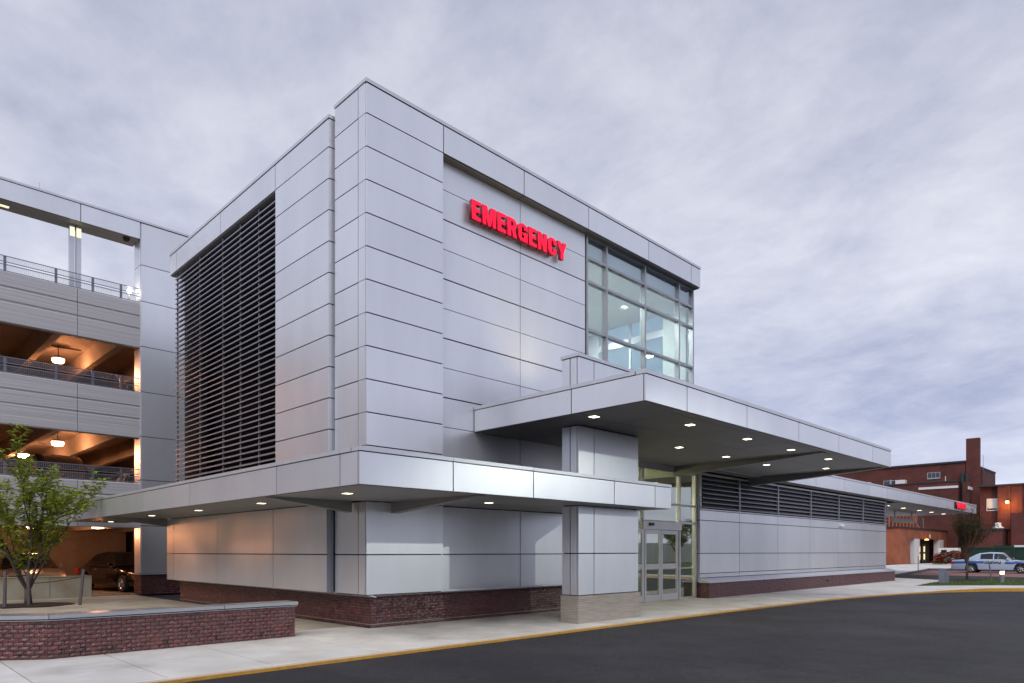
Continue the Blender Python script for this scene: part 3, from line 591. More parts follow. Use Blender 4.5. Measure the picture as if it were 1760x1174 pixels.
# ------------------------------------------------------------------ parking garage
gar = thing('parking_garage', 'ribbed concrete parking garage with orange lit decks and mesh railings', 'parking garage', (-6, 15, 0))
GX0, GX1 = -16, .47
LV = [(2.32, 3.88), (5.46, 7.06), (8.62, 10.2)]
fl_ = MB().box(GX0, 6, 15.3, 33, -.06, .0).build('deck_slab', M['gfloor'], gar, flip=False)
for i, (z0, z1) in enumerate(LV):
    f0 = z1-.8
    box('deck_slab', M['gconc'], gar, GX0, 6, 15.25, 33, f0-.12, f0)
    for x0, x1 in ((GX0, -8.1), (-8.1, -1.42), (-1.42, GX1)):
        pf = [(15.02, z0), (15.0, z0+.02), (15.0, z0+.62), (15.03, z0+.64), (15.03, z0+.68), (15.0, z0+.70), (15.0, z0+1.06), (15.03, z0+1.08), (15.03, z0+1.12), (15.0, z0+1.14), (15.0, z1-.02), (15.02, z1), (15.22, z1), (15.22, z0)]
        MB().extr(pf, 'x', x0+.008, x1-.008).build('spandrel', M['ribbed'], gar)
    for x in (-14.6, -12.8, -11, -9.2, -7.4, -5.6, -3.75, -1.9, -.05, 1.75, 3.5): MB().extr([(x-.11, z0+.02), (x+.11, z0+.02), (x+.17, f0-.12), (x-.17, f0-.12)], 'y', 15.26, 33).build('tee_stem', M['gconc'], gar)
    # railing: posts, rails and wire mesh
    rl = MB(); 
    for z in (z1+.04, z1+.24, z1+.32, z1+.50): rl.box(GX0, GX1, 15.07, 15.09, z-.012, z+.012)
    rail = rl.build('railing', M['bluegrey'], gar, flip=False)
    for x in (-15, -13.4, -11.8, -10.2, -8.6, -7.0, -5.4, -3.35, -2.0, -.95, -.1): box('railing_post', M['bluegrey'], rail, x-.035, x+.035, 15.09, 15.14, z1, z1+.5)
    wm = MB(); xx = GX0
    while xx < GX1:
        wm.box(xx, xx+.005, 15.078, 15.083, z1+.05, z1+.23); wm.box(xx, xx+.005, 15.078, 15.083, z1+.33, z1+.49); xx += .05
    for z in (z1+.09, z1+.13, z1+.17, z1+.205, z1+.37, z1+.41, z1+.45): wm.box(GX0, GX1, 15.076, 15.081, z, z+.005)
    stuff(wm.build('wire_mesh', M['frame'], rail, flip=False))
bw = MB().box(GX0, 6.2, 33, 33.2, 0, 9.4).box(6, 6.2, 15.3, 33, 0, 9.4).box(GX0-.2, GX0, 15.3, 33, 0, 9.4).box(2.6, 2.8, 15.7, 33, 0, 2.9).build('garage_wall', M['gconc'], gar, flip=False)
for x in (-13, -9.95, -6.9, -3.85, -.8): box('garage_wall', M['gconc'], gar, x, x+3.03, 23, 23.2, 0, 2.95)
# clad end column
gc = MB().box(.50, 3.4, 14.93, 15.6, .72, 12.95).build('column', M['dark'], gar, flip=False)
GZ = [.74, 2.4, 4.0, 5.52, 7.08, 8.66, 10.24, 11.5, 12.96]
panelsY(gc, 14.9, [.47, 3.4], GZ); panelsX(gc, .46, [14.935, 15.12, 15.6], GZ); 
cb = MB().box(.50, 3.4, 14.92, 15.6, 0, .70).build('column_base', M['mortar'], gar, flip=False)
brick_run(cb, (.46, 14.87), (3.4, 14.87), 0, 11, 0); brick_run(cb, (.46, 15.6), (.46, 14.87), 0, 11, 0); box('base_cap', M['panel_flat'], cb, .40, 3.4, 14.82, 15.62, .695, .735)
# roof frame over the top deck
tb = MB().box(GX0, .45, 14.95, 15.75, 12.40, 12.95).box(3.0, 3.5, 15, 33, 12.4, 12.95).build('roof_beam', M['soffit'], gar, flip=False)
panelsY(tb, 14.9, [GX0, -11, -6.2, -1.35, .45], [12.38, 12.97]); box('roof_coping', M['panel_flat'], tb, GX0, 3.42, 14.88, 15.8, 12.98, 13.05)
for a, b in zip([GX0, -11, -6.2, -1.35], [-11, -6.2, -1.35, .45]):
    for c, d in ((14.94, 15.25), (15.25, 15.75)): box('soffit_panel', M['soffit'], tb, a+.004, b-.004, c+.004, d-.004, 12.38, 12.398)
for x in (-1.50, -1.31, -6.3, -6.1, -11.1): 
    p = box('roof_post', M['panel_flat'], gar, x-.07, x+.07, 15.32, 15.5, 9.4, 12.38)
    if x > -2: box('post_reflection', M['lit_soft'], p, x-.068, x+.068, 15.305, 15.32, 12.0, 12.3)  # glowing plate paints the yellowish reflection on the post tops
MB().tube((-2.42, 15.3, 13.05), (-2.42, 15.3, 13.42), .008, n=5).build('air_terminal', M['frame'], gar); box('soffit_light', M['lit_soft'], tb, -3.75, -3.2, 15.35, 15.5, 12.37, 12.379)
MB().lathe([(0, -.13), (.07, -.11), (.11, -.05), (.12, 0), (0, 0)], (.08, 15.15, 12.378), 'z', 14).build('dome_camera', M['black'], gar, smooth=True)
conc = tag(MB().box(-13, -1.06, 14.8, 14.98, 0, .68).build('barrier_wall', M['rust_conc'], flip=False), 'low stained concrete barrier wall at the garage opening', 'wall')
box('wall_cap', M['rust_conc'], conc, -13, -1.05, 14.78, 15.0, .682, .70); box('wall_joint', M['dark'], conc, -2.23, -2.222, 14.795, 14.8, 0, .68)
# lit pendant lamps of the garage decks
def pendant(x, y, z, zc, label, e):
    t = thing('pendant_lamp', label, 'lamp', (x, y, z), 0, 'orange pendant lamps in the garage')
    MB().tube((x, y, z+.16), (x, y, zc), .015, n=6).build('stem', M['black'], t)
    MB().lathe([(0, .16), (.12, .15), (.2, .1), (.21, .06)], (x, y, z), 'z', 18).build('shade', M['frame'], t, smooth=True)
    MB().lathe([(.205, .055), (.2, -.02), (.17, -.075), (0, -.09)], (x, y, z), 'z', 18).build('lamp_glass', M['lit_orange'], t, smooth=True)
    box('conduit', M['black'], t, x-.4, x+.75, y-.012, y+.012, zc-.05, zc-.025)
    light('lamp_light', 'POINT', (x, y, z-.2), e, (1, .39, .16), t, shadow_soft_size=.18)
pendant(-1.1, 19.3, 8.72, 9.28, 'bright orange pendant lamp on the third deck of the garage', 170)
pendant(-1.12, 19.3, 5.58, 6.14, 'bright orange pendant lamp on the second deck above the black vehicle', 170)
pendant(-1.5, 23.5, 5.5, 6.14, 'smaller orange pendant lamp deeper in the second deck behind the tree top', 160)
pendant(-1.9, 19.3, 2.42, 2.96, 'orange pendant lamp on the ground deck behind the tree crown', 85)
pendant(-6.5, 19.3, 8.72, 9.28, 'orange pendant lamp on the third deck near the picture edge', 60)
pendant(-6.5, 19.3, 5.58, 6.14, 'orange pendant lamp on the second deck near the picture edge', 60)
pendant(-.3, 17.2, 2.42, 2.96, 'orange pendant lamp on the ground deck over the dark sedan', 28)
pendant(-6.4, 18.3, 2.42, 2.96, 'orange pendant lamp on the ground deck near the picture edge', 120)
wl = thing('flood_lamp', 'glaring lamp at the end of the top garage railing', 'lamp', (.2, 15.3, 10.2)); MB().tube((.2, 15.3, 9.45), (.2, 15.3, 10.55), .03, n=8).build('post', M['frame'], wl)
MB().lathe([(0, .07), (.05, .05), (.07, 0), (.05, -.05), (0, -.07)], (.2, 15.24, 10.6), 'z', 14).build('lamp_glass', emis('white_glare_lamp', (1, .9, .75), 30), wl, smooth=True)
light('lamp_light', 'POINT', (.2, 15.1, 10.6), 8, (1, .85, .65), wl, shadow_soft_size=.08)

# ------------------------------------------------------------------ cars
def lerp_poly(pts, x):
    if x <= pts[0][0]: return pts[0][1]
    for (a, b), (c, d) in zip(pts, pts[1:]):
        if x <= c: t = (x-a)/(c-a); t = t*t*(3-2*t)*.5+t*.5; return b+(d-b)*t
    return pts[-1][1]
def car(label, loc, rz, paint, L=4.75, W=1.83, H=1.45, top=None, roof=None, wheel=.32, wb=2.75, sides=None, lights=None, group=None, name='parked_car'):
    t = thing(name, label, 'car', loc, rz, group); h = L/2
    top = top or [(-h, .60), (-h+.06, .90), (-h+.75, 1.0), (0, .95), (h-1.45, .93), (h-.5, .78), (h-.08, .62), (h, .50)]
    roof = roof or [(-h+.75, 1.0), (-h+1.45, H-.06), (-.35, H), (.35, H-.03), (h-1.45, .93)]
    fx, rx = wb/2+.08, -wb/2+.08
    def wid(x): return W/2*(1-.16*abs(x/h)**5-.03*abs(x/h)**2)
    n = 84; xs = [-h+L*i/n for i in range(n+1)]; rows = []
    for x in xs:
        zb = .22
        for wx in (fx, rx):
            rr = wheel+.055
            if abs(x-wx) < rr: zb = max(zb, wheel+math.sqrt(rr*rr-(x-wx)**2))
        if abs(x) > h-.12: zb = max(zb, .30)
        zt = lerp_poly(top, x); zb = min(zb, zt-.06); ww = wid(x)
        row = [(x, ww*.80, zb), (x, ww*.965, zb+.05*(zt-zb)), (x, ww, zb+.35*(zt-zb)), (x, ww*.995, zb+.62*(zt-zb)), (x, ww*.965, zb+.86*(zt-zb)), (x, ww*.88, zt-.012), (x, ww*.55, zt+.012), (x, 0, zt+.02)]
        rows.append(row + [(x, -y, z) for _, y, z in row[-2::-1]])
    m = len(rows[0]); b = MB(); [b.v.extend(r_) for r_ in rows]
    for i in range(n):
        for k in range(m-1): b.f.append((i*m+k, (i+1)*m+k, (i+1)*m+k+1, i*m+k+1))
        b.f.append((i*m+m-1, (i+1)*m+m-1, (i+1)*m, i*m))
    b.f.append(tuple(range(m))); b.f.append(tuple(n*m+m-1-k for k in range(m)))
    def lb(mb, nm, mt, par=t, sm=True):
        me = mb.mesh(nm); bm = bmesh.new(); bm.from_mesh(me); bmesh.ops.remove_doubles(bm, verts=bm.verts, dist=1e-5); bmesh.ops.recalc_face_normals(bm, faces=bm.faces); bm.to_mesh(me); bm.free()
        me.materials.append(mt); me.polygons.foreach_set('use_smooth', [sm]*len(me.polygons)); o = link(nm, me, par)
        if sm:
            try: me.set_sharp_from_angle(angle=R(38))
            except Exception: pass
        return o
    body = lb(b, 'body', paint)
    # greenhouse
    xA, xD = roof[-1][0], roof[0][0]; nn = 40; gx = [xD+(xA-xD)*i/nn for i in range(nn+1)]; q = []
    xB, xC = roof[-2][0]+.02, roof[1][0]-.02; lv = [0, .12, .3, .5, .7, .9, 1.]
    for x in gx:
        z0 = lerp_poly(top, x)-.03; z1 = max(lerp_poly(roof, x), z0+.005); wbt = wid(x)*.925; row = []
        for v in lv:
            z = z0+(z1-z0)*v; y = wbt-(z-z0)/(H-z0)*W*.125; row.append((x, y, z))
        y1 = row[-1][1]; row += [(x, y1*.93, z1+.022), (x, y1*.5, z1+.04), (x, 0, z1+.045)]
        q.append(row + [(x, -y, z) for _, y, z in row[-2::-1]])
    mm = len(q[0]); sides = sides or [(xC+.12, -.12), (-.02, xB+.38)]
    parts = {}
    def put(key, f): parts.setdefault(key, []).append(f)
    for i in range(nn):
        xc = (gx[i]+gx[i+1])/2
        for k in range(mm-1):
            side = k < len(lv)-1 or k >= mm-len(lv); v = k if k < len(lv)-1 else mm-2-k; key = 'roof'
            if side:
                for a, c in sides:
                    zl = lerp_poly(roof, xc)-lerp_poly(top, xc)
                    if a < xc < c and 1 <= v <= 4 and zl > .13: key = ('side_window', a, k < mm/2)
            elif xc > xB: key = ('windshield',)
            elif xc < xC: key = ('rear_window',)
            put(key, [q[i][k], q[i+1][k], q[i+1][k+1], q[i][k+1]])
    for key, fs in parts.items():
        g_ = MB(); [g_.poly(f) for f in fs]; nm = key if isinstance(key, str) else key[0]
        lb(g_, nm, paint if nm == 'roof' else M['carglass'])
    for sy in (-1, 1):
        for wx in (fx, rx):
            c = (wx, sy*(W/2-.11), wheel); wl_ = link('wheel', None, t, c)
            tb_ = MB().lathe([(wheel*.62, -.1), (wheel*.93, -.105), (wheel, -.07), (wheel, .07), (wheel*.93, .105), (wheel*.62, .1)], (0,0,0), 'y', 28); lb(tb_, 'tyre', M['rubber'], wl_)
            rm = MB().lathe([(wheel*.64, sy*.098), (wheel*.60, sy*.085), (wheel*.56, sy*.05)], (0,0,0), 'y', 28).lathe([(.0, sy*.075), (.055, sy*.07), (.06, sy*.03)], (0,0,0), 'y', 12)
            for k in range(7):
                a = 2*math.pi*k/7; d = Vector((math.cos(a), 0, math.sin(a))); rm.tube(d*.04+Vector((0, sy*.05, 0)), d*wheel*.6+Vector((0, sy*.06, 0)), .03, .022, 6)
            lb(rm, 'rim', M['chrome'], wl_); lb(MB().lathe([(0, sy*.02), (wheel*.6, sy*.02)], (0,0,0), 'y', 20), 'brake_disc', M['black'], wl_)
        zf = lerp_poly(top, h-.2); lb(MB().box(h-.36, h-.05, sy*W*.30, sy*W*.445, zf-.17, zf-.035) if sy > 0 else MB().box(h-.36, h-.05, sy*W*.445, sy*W*.30, zf-.17, zf-.035), 'headlight', lights or M['chrome'], t, False)
        lb(MB().lathe([(0, -.07), (.06, -.06), (.085, 0), (.06, .06), (0, .07)], (xB+.32, sy*(W/2+.03), lerp_poly(top, xB)+.07), 'x', 12), 'mirror', paint)
        y0, y1 = sorted((sy*W*.28, sy*W*.455)); lb(MB().box(-h-.004, -h+.22, y0, y1, .66, .82), 'tail_light', emis('tail_lens', (.35, .01, .01), .1), t, False)
        lb(MB().box(-.55, -.35, *sorted((sy*(W/2-.02), sy*(W/2+.008))), .80, .83), 'door_handle', M['chrome'], t, False)
    gz_ = lerp_poly(top, h-.1); lb(MB().box(h-.1, h-.008, -W*.24, W*.24, gz_-.20, gz_-.06), 'grille', M['black'], t, False)
    lb(MB().box(h-.06, h+.012, -.26, .26, .40, .51), 'number_plate', mat('plate_'+str(len(bpy.data.materials)), (.25, .32, .5), .5), t, False)
    lb(MB().box(h-.2, h-.02, -W*.36, W*.36, .30, .38), 'air_intake', M['black'], t, False)
    return t
def paintm(name, c, metal=.3, rough=.3): return mat(name, c, rough, metal, coat=.8)
HD = R(-90)      # nose towards -Y
car('dark sedan parked nose out on the ground deck beside the brick column base', (.95, 18.35, 0), HD+R(11), paintm('dark_car_paint', (.006, .006, .008), .2, .2), 4.7, 1.8, 1.46)
bm_ = car('pale gold sedan with slatted grille parked behind the low concrete barrier', (-2.4, 18.0, 0), HD+R(3), paintm('champagne_paint', (.42, .36, .30), .5, .3), 4.7, 1.85, 1.42)
for k in range(14):
    if k in (6, 7): continue
    y = -.40+k*.0615; o = MB().box(2.345, 2.37, y-.014, y+.014, .50, .63); me_ = o.mesh('grille_bar'); me_.materials.append(M['chrome']); link('grille_bar', me_, bm_)
suvtop = [(-2.45, .7), (-2.4, 1.0), (-1.5, 1.08), (0, 1.06), (1.0, 1.06), (2.0, .98), (2.4, .75), (2.45, .55)]
car('tall black vehicle on the second garage deck behind the tree top', (-1.35, 18.25, 3.08), HD+R(4), mat('black_suv_paint', (.003, .003, .003), .5, spec=.15), 4.9, 1.95, 1.92, top=suvtop, roof=[(-2.38, 1.0), (-2.2, 1.80), (-1.0, 1.92), (.2, 1.88), (1.05, 1.06)], wheel=.37, wb=2.9)
car('pale car at the end of the second garage deck beside the silver column', (1.55, 18.2, 3.08), HD, paintm('pale_car_paint', (.55, .5, .45), .3, .3), 4.5, 1.78, 1.46)
car('silver car on the third garage deck showing only above the railing', (-2.0, 18.4, 6.26), HD, paintm('silver_car_paint', (.35, .35, .37), .6, .3), 4.6, 1.8, 1.44)
# patrol car
cv_h = 5.4/2
pc = car('pale blue-white patrol car with blue stripe and black lettering on its doors', (52.6, -.75, gz), HD, paintm('pale_blue_car_paint', (.44, .54, .71), .1, .3), 5.4, 1.98, 1.47,
    top=[(-cv_h, .55), (-cv_h+.05, .92), (-cv_h+1.05, 1.0), (0, .96), (cv_h-1.75, .95), (cv_h-.45, .84), (cv_h-.06, .68), (cv_h, .5)],
    roof=[(-cv_h+.95, 1.0), (-cv_h+1.75, 1.40), (-.3, 1.47), (.45, 1.43), (cv_h-1.7, .95)], wheel=.35, wb=2.95, group=None, name='patrol_car')
blue = mat('blue_stripe_vinyl', (.02, .12, .50), .4); blackv = mat('black_vinyl', (.02, .02, .022), .4)
def on_side(x, z, o=.006): return (x, -(1.98/2*(1-.16*abs(x/cv_h)**5-.03*abs(x/cv_h)**2)*(.997)+o), z)
def stripe(nm, pts, m_):
    mb = MB(); n = 12
    for (x0, a0, b0), (x1, a1, b1) in zip(pts, pts[1:]):
        for i in range(n):
            f0, f1 = i/n, (i+1)/n; P = [(x0+(x1-x0)*f, a0+(a1-a0)*f, b0+(b1-b0)*f) for f in (f0, f1)]
            mb.poly([on_side(P[0][0], P[0][1]), on_side(P[1][0], P[1][1]), on_side(P[1][0], P[1][2]), on_side(P[0][0], P[0][2])])
    me = mb.mesh(nm); me.materials.append(m_); link(nm, me, pc)
stripe('blue_stripe', [(-2.5, .66, .76), (-1.9, .68, .78), (-.62, .70, .80)], blue); stripe('blue_stripe', [(.62, .66, .76), (1.1, .66, .76), (1.25, .72, .82), (2.3, .72, .80)], blue)
stripe('black_stripe', [(-2.5, .78, .82), (-.62, .82, .855)], blackv); stripe('black_stripe', [(.62, .79, .83), (1.08, .79, .83), (1.25, .85, .875), (2.1, .84, .86)], blackv)
tcv = bpy.data.curves.new('CONSTABLE', 'FONT'); tcv.body = 'CONSTABLE'; tcv.size = .235; tcv.shear = .25; tcv.offset = .012; tcv.space_character = .98
o = bpy.data.objects.new('tmp', tcv); COL.objects.link(o); me = bpy.data.meshes.new_from_object(o.evaluated_get(bpy.context.evaluated_depsgraph_get())); bpy.data.objects.remove(o)
wx = max(v.co.x for v in me.vertices); me.transform(Matrix.Scale(1.02/wx, 4, (1,0,0))); me.transform(Matrix.Rotation(R(90), 4, 'X')); me.transform(Matrix.Translation((-.60, -1.0, .68))); me.materials.clear(); me.materials.append(blackv); link('lettering', me, pc)
st = MB(); pts = [( .54+.10*(1 if i % 2 == 0 else .45)*math.sin(math.pi*i/5), -1.0, .755+.10*(1 if i % 2 == 0 else .45)*math.cos(math.pi*i/5)) for i in range(10)]; st.poly(pts); me = st.mesh('badge'); me.materials.append(mat('gold_badge', (.55, .45, .15), .4)); link('badge', me, pc)
me = MB().lathe([(0, .1), (.06, .08), (.08, 0), (0, 0)], (2.5, -.72, .80), 'z', 12).mesh('marker_lamp'); me.materials.append(emis('amber_lamp', (1, .45, .1), 8)); link('marker_lamp', me, pc)

# ------------------------------------------------------------------ trees
def grow(mb, tips, p, d, ln, rad, lev, r, spread=.55, up=.12, kids=(2, 3), minr=.004, segs=4, leafy2=False):
    pts = [p.copy()]; dd = d.copy()
    for i in range(segs):
        dd = (dd + Vector((r.uniform(-1,1), r.uniform(-1,1), r.uniform(-.6,1)))*.13 + Vector((0,0,up*.3))).normalized(); q = pts[-1]+dd*(ln/segs)
        r0 = rad*(1-.5*i/segs); r1 = rad*(1-.5*(i+1)/segs); mb.tube(pts[-1], q, max(r0, minr), max(r1, minr), 7 if rad > .02 else 5, cap=False); pts.append(q)
        if lev <= (2 if leafy2 else 1): tips.append((q.copy(), dd.copy()))
    if lev == 0: return
    for k in range(r.randint(*kids)):
        i = r.randint(max(1, segs-3), segs); a = r.uniform(0, 6.283); o = dd.orthogonal().normalized(); o.rotate(Matrix.Rotation(a, 3, dd)); s = r.uniform(.6, 1.2)*spread
        nd = (dd*(1-s*.4)+o*s+Vector((0,0,up))).normalized()
        grow(mb, tips, pts[i], nd, ln*r.uniform(.62, .85), rad*.52, lev-1, r, spread, up, kids, minr, segs, leafy2)
def leaf_mb(mb, T, L=.1, W=.05, fold=.25):
    b = len(mb.v); pts = [(0,0,0),(.3*L,W*.42,fold*W),(.3*L,-W*.42,fold*W),(.62*L,W*.36,fold*W*.6-.05*L),(.62*L,-W*.36,fold*W*.6-.05*L),(L,0,-.22*L),(.3*L,0,0),(.62*L,0,-.06*L)]
    mb.v += [tuple(T @ Vector(p)) for p in pts]; mb.f += [tuple(b+i for i in q) for q in ((0,6,1),(0,2,6),(6,7,3,1),(2,4,7,6),(7,5,3),(4,5,7))]
def leaf_T(p, d, r):
    a = r.uniform(0, 6.283); o = Vector((math.cos(a), math.sin(a), r.uniform(-.55, .35))); o = (o + d*.35).normalized(); z = Vector((r.uniform(-.4,.4), r.uniform(-.4,.4), 1)); y = z.cross(o).normalized(); z = o.cross(y)
    return Matrix((( o.x, y.x, z.x, p.x), (o.y, y.y, z.y, p.y), (o.z, y.z, z.z, p.z), (0,0,0,1)))
tr = thing('young_tree', 'staked young leafy green tree with a few red leaves behind the brick wall', 'tree', (-3.3, 11.8, 0)); base = Vector((-3.3, 11.8, 0))
r = random.Random(21); wood = MB(); tips = []
wood.tube((-3.3, 11.8, -.02), (-3.32, 11.8, .45), .105, .08, 10)
for ang, lean, ln, rad in ((200, .55, 1.3, .04), (150, .30, 1.75, .045), (20, .35, 1.6, .042), (300, .40, 1.5, .038), (80, .25, 1.75, .042), (250, .2, 1.7, .042), (335, .62, 1.35, .036)):
    a = R(ang); d = Vector((math.cos(a)*lean, math.sin(a)*lean, 1)).normalized(); grow(wood, tips, Vector((-3.31, 11.8, .38)), d, ln, rad, 3, r, .55, .13, (2, 3), leafy2=True)
trunk = wood.build('trunk', M['bark'], tr, smooth=True, flip=False)
lv_ = []
for p, d in tips:
    if p.z < .8: continue
    for k in range(r.randint(5, 8)): lv_.append((leaf_T(p+Vector((r.uniform(-.07,.07), r.uniform(-.07,.07), r.uniform(-.07,.07))), d, r), r.uniform(.75, 1.25)))
print('LEAVES', len(lv_))
if len(lv_) > 11000: r.shuffle(lv_); lv_ = lv_[:11000]
lv_.sort(key=lambda q: (q[0].translation-CAM).length)
LM = []
for i in range(4):
    mb = MB(); leaf_mb(mb, Matrix.Identity(4), .15+.012*i, .075, .2+.08*i); me = mb.mesh('leaf'); me.materials.append(M['leaf']); LM.append(me)
mb = MB(); leaf_mb(mb, Matrix.Identity(4), .18, .09, .3); LR = mb.mesh('leaf'); LR.materials.append(M['leafred'])
cm = MB()
for T_, s in lv_[280:]: leaf_mb(cm, T_ @ Matrix.Scale(s, 4), .155, .075, .3)
crown = stuff(cm.build('crown', M['leaf'], tr, flip=False))
for i, (T_, s) in enumerate(lv_[:280]):
    o = link('leaf', LM[i % 4] if i % 23 else LR, crown); o.matrix_local = Matrix.Translation(-base) @ T_ @ Matrix.Scale(s, 4)
mul = MB(); ringp = [(-3.3+1.05*math.cos(a*.314)*(1+.12*math.sin(a*3)), 11.8+.95*math.sin(a*.314)*(1+.1*math.cos(a*2))) for a in range(20)]; mul.slab(ringp, -.04, .02); n0 = len(mul.v); mul.v.append((-3.3, 11.8, .07))
for i in range(20): mul.f.append((20+i, 20+(i+1) % 20, n0))
struct(mul.build('mulch_bed', M['mulch']))
def stake(p, top, label):
    s = MB().tube(p, top, .045, .04, 6).build('tree_stake', M['stake']); return tag(s, label, 'stake', 'stakes round the young tree')
stake((-2.25, 11.0, 0), (-2.13, 11.1, 1.0), 'leaning wooden stake standing alone beside the young tree, nearest the garage car')
stake((-3.92, 11.27, 0), (-3.9, 11.3, .99), 'upright wooden stake at the outer side of the young tree near the picture edge')
stake((-3.35, 11.45, 0), (-3.37, 11.45, 1.0), 'wooden stake directly in front of the forked tree trunk')
def rope(label, a, b, sag):
    a = Vector(a); b = Vector(b); mb = MB(); pv = a
    for i in range(1, 9): f = i/8; q = a.lerp(b, f)-Vector((0,0,sag*4*f*(1-f))); mb.tube(pv, q, .011, n=5); pv = q
    tag(mb.build('tie_rope', M['strap']), label, 'rope', 'ropes tying the young tree')
rope('dark tie rope from the leaning stake to the tree trunk', (-2.16, 11.05, .80), (-3.3, 11.7, .62), .04); rope('dark tie rope from the outer stake to the tree trunk', (-3.9, 11.28, .84), (-3.35, 11.68, .85), .02)

def leafy_tree(name, label, loc, h, rad, lmat, bmat, seed, nmul=3, lev=3, lL=.1, clear=.35, cat='tree', group=None, trunk_r=.07, spread=.5, stems=4):
    t = thing(name, label, cat, loc, 0, group); r = random.Random(seed); b = Vector(loc); wd = MB(); tp = []
    wd.tube(b-Vector((0,0,.05)), b+Vector((0,0,h*clear)), trunk_r, trunk_r*.7, 9)
    for k in range(stems):
        a = 6.283*k/stems+r.uniform(-.4,.4); ln = rad/h*1.5*r.uniform(.5, 1.1); grow(wd, tp, b+Vector((0,0,h*clear*r.uniform(.8,1))), Vector((math.cos(a)*ln, math.sin(a)*ln, 1)).normalized(), h*.30, trunk_r*.55, lev, r, spread, .15, (2, 3), .006)
    zmax = max(p.z for p, d in tp)-b.z; wd_s = h/zmax
    wd.v = [(b.x+(x-b.x)*wd_s, b.y+(y-b.y)*wd_s, b.z+(z-b.z)*(wd_s if z > b.z else 1)) for x, y, z in wd.v]
    wd.build('trunk', bmat, t, smooth=True, flip=False); lf = MB()
    for p, d in tp:
        p = b+(p-b)*wd_s
        for k in range(nmul): leaf_mb(lf, leaf_T(p+Vector((r.gauss(0,1), r.gauss(0,1), r.gauss(0,1)))*.12*h/4, d, r) @ Matrix.Scale(r.uniform(.7, 1.3), 4), lL, lL*.5)
    stuff(lf.build('crown', lmat, t, flip=False)); return t
leafy_tree('island_tree', 'slender thinly leaved tree with many upright twigs on the lawn island', (34.3, -2.65, 0), 3.9, 1.0, M['leaf2'], M['bark2'], 5, 5, 3, .10, .22, trunk_r=.06, spread=.30, stems=7)
struct(MB().lathe([(0, .07), (.6, .05), (.85, .0)], (34.3, -2.65, .01), 'z', 18).build('mulch_ring', M['mulch']))
tag(MB().tube((34.9, -3.6, 0), (35.05, -3.45, 1.0), .03, n=6).build('support_stake', M['stake']), 'thin leaning stake in the grass beside the island tree', 'stake')

# ------------------------------------------------------------------ bollards on the island
b1 = thing('bollard', 'unlit grey box bollard at the tip of the lawn island', 'bollard', (29.74, -2.6, 0)); MB().box(29.62, 29.86, -2.72, -2.48, 0, .64).build('post', M['bluegrey'], b1, flip=False); MB().box(29.80, 29.96, -2.82, -2.70, 0, .52).build('side_box', M['bluegrey'], b1, flip=False)
MB().extr([(29.60, .64), (29.88, .64), (29.64, .72), (29.60, .72)], 'y', -2.74, -2.46).build('slanted_top', M['bluegrey'], b1)
b2 = thing('bollard', 'short bollard with a glowing lamp on the lawn island near the patrol car', 'bollard', (32.45, -4.45, 0)); MB().tube((32.45, -4.45, 0), (32.45, -4.45, .42), .09, n=14).build('post', M['bluegrey'], b2)
MB().tube((32.45, -4.45, .42), (32.45, -4.45, .55), .075, n=14).build('lamp_glass', emis('bollard_glow', (1, .75, .4), 9), b2); MB().tube((32.45, -4.45, .55), (32.45, -4.45, .60), .095, n=14).build('cap', M['bluegrey'], b2); light('bollard_light', 'POINT', (32.45, -4.6, .5), 4, (1, .7, .35), b2, shadow_soft_size=.06)
ss = thing('sign_stand', 'thin black post on a flat base on the far pavement', 'post', (47.5, 3.0, -.004)); MB().tube((47.5, 3, 0), (47.5, 3, 1.15), .022, n=8).build('post', M['black'], ss); MB().lathe([(0, .05), (.1, .045), (.24, .02), (.25, 0)], (47.5, 3, 0), 'z', 16).build('base', M['black'], ss)

# ------------------------------------------------------------------ brick buildings behind
vb = thing('brick_vestibule', 'single storey orange brick entrance with white columns and dark doors', 'building', (81.6, 13.8, 0))
MB().box(81.6, 85.9, 13.8, 24, 0, 4.25).box(85.9, 103, 13.8, 24, 3.1, 4.25).box(101.4, 103, 13.8, 24, 0, 3.1).box(85.9, 101.4, 16.4, 24, 0, 3.1).build('brick_wall', M['fbrick2'], vb, flip=False)
box('roof_edge', M['roofdark'], vb, 81.5, 103.1, 13.7, 24, 4.252, 4.45); box('keystone', M['white'], vb, 94.2, 94.7, 13.76, 13.798, 3.25, 3.75)
for x in (87.9, 99.2): box('column', M['white'], vb, x-.05, x+2.1, 13.82, 14.5, 0, 3.098)
dz = box('door_recess', M['roofdark'], vb, 90.1, 99.1, 15.0, 15.3, 0, 3.09)
for x in (93.0, 95.2):
    d = box('door', mat('dark_door_%d' % x, (.03, .02, .018), .4), vb, x+.0, x+1.9, 14.9, 14.99, 0, 2.5)
    for z in (.45, 1.45): box('lit_door_panel', emis('lit_door_glass_%d_%d' % (x, z*10), (1, .8, .4), .9), d, x+.75, x+1.3, 14.87, 14.895, z, z+.75)
MB().lathe([(0, .2), (.2, .15), (.25, 0), (0, 0)], (92.6, 13.7, 2.95), 'z', 12).build('entry_lamp', emis('entry_lamp_glow', (1, .5, .12), 3), vb)
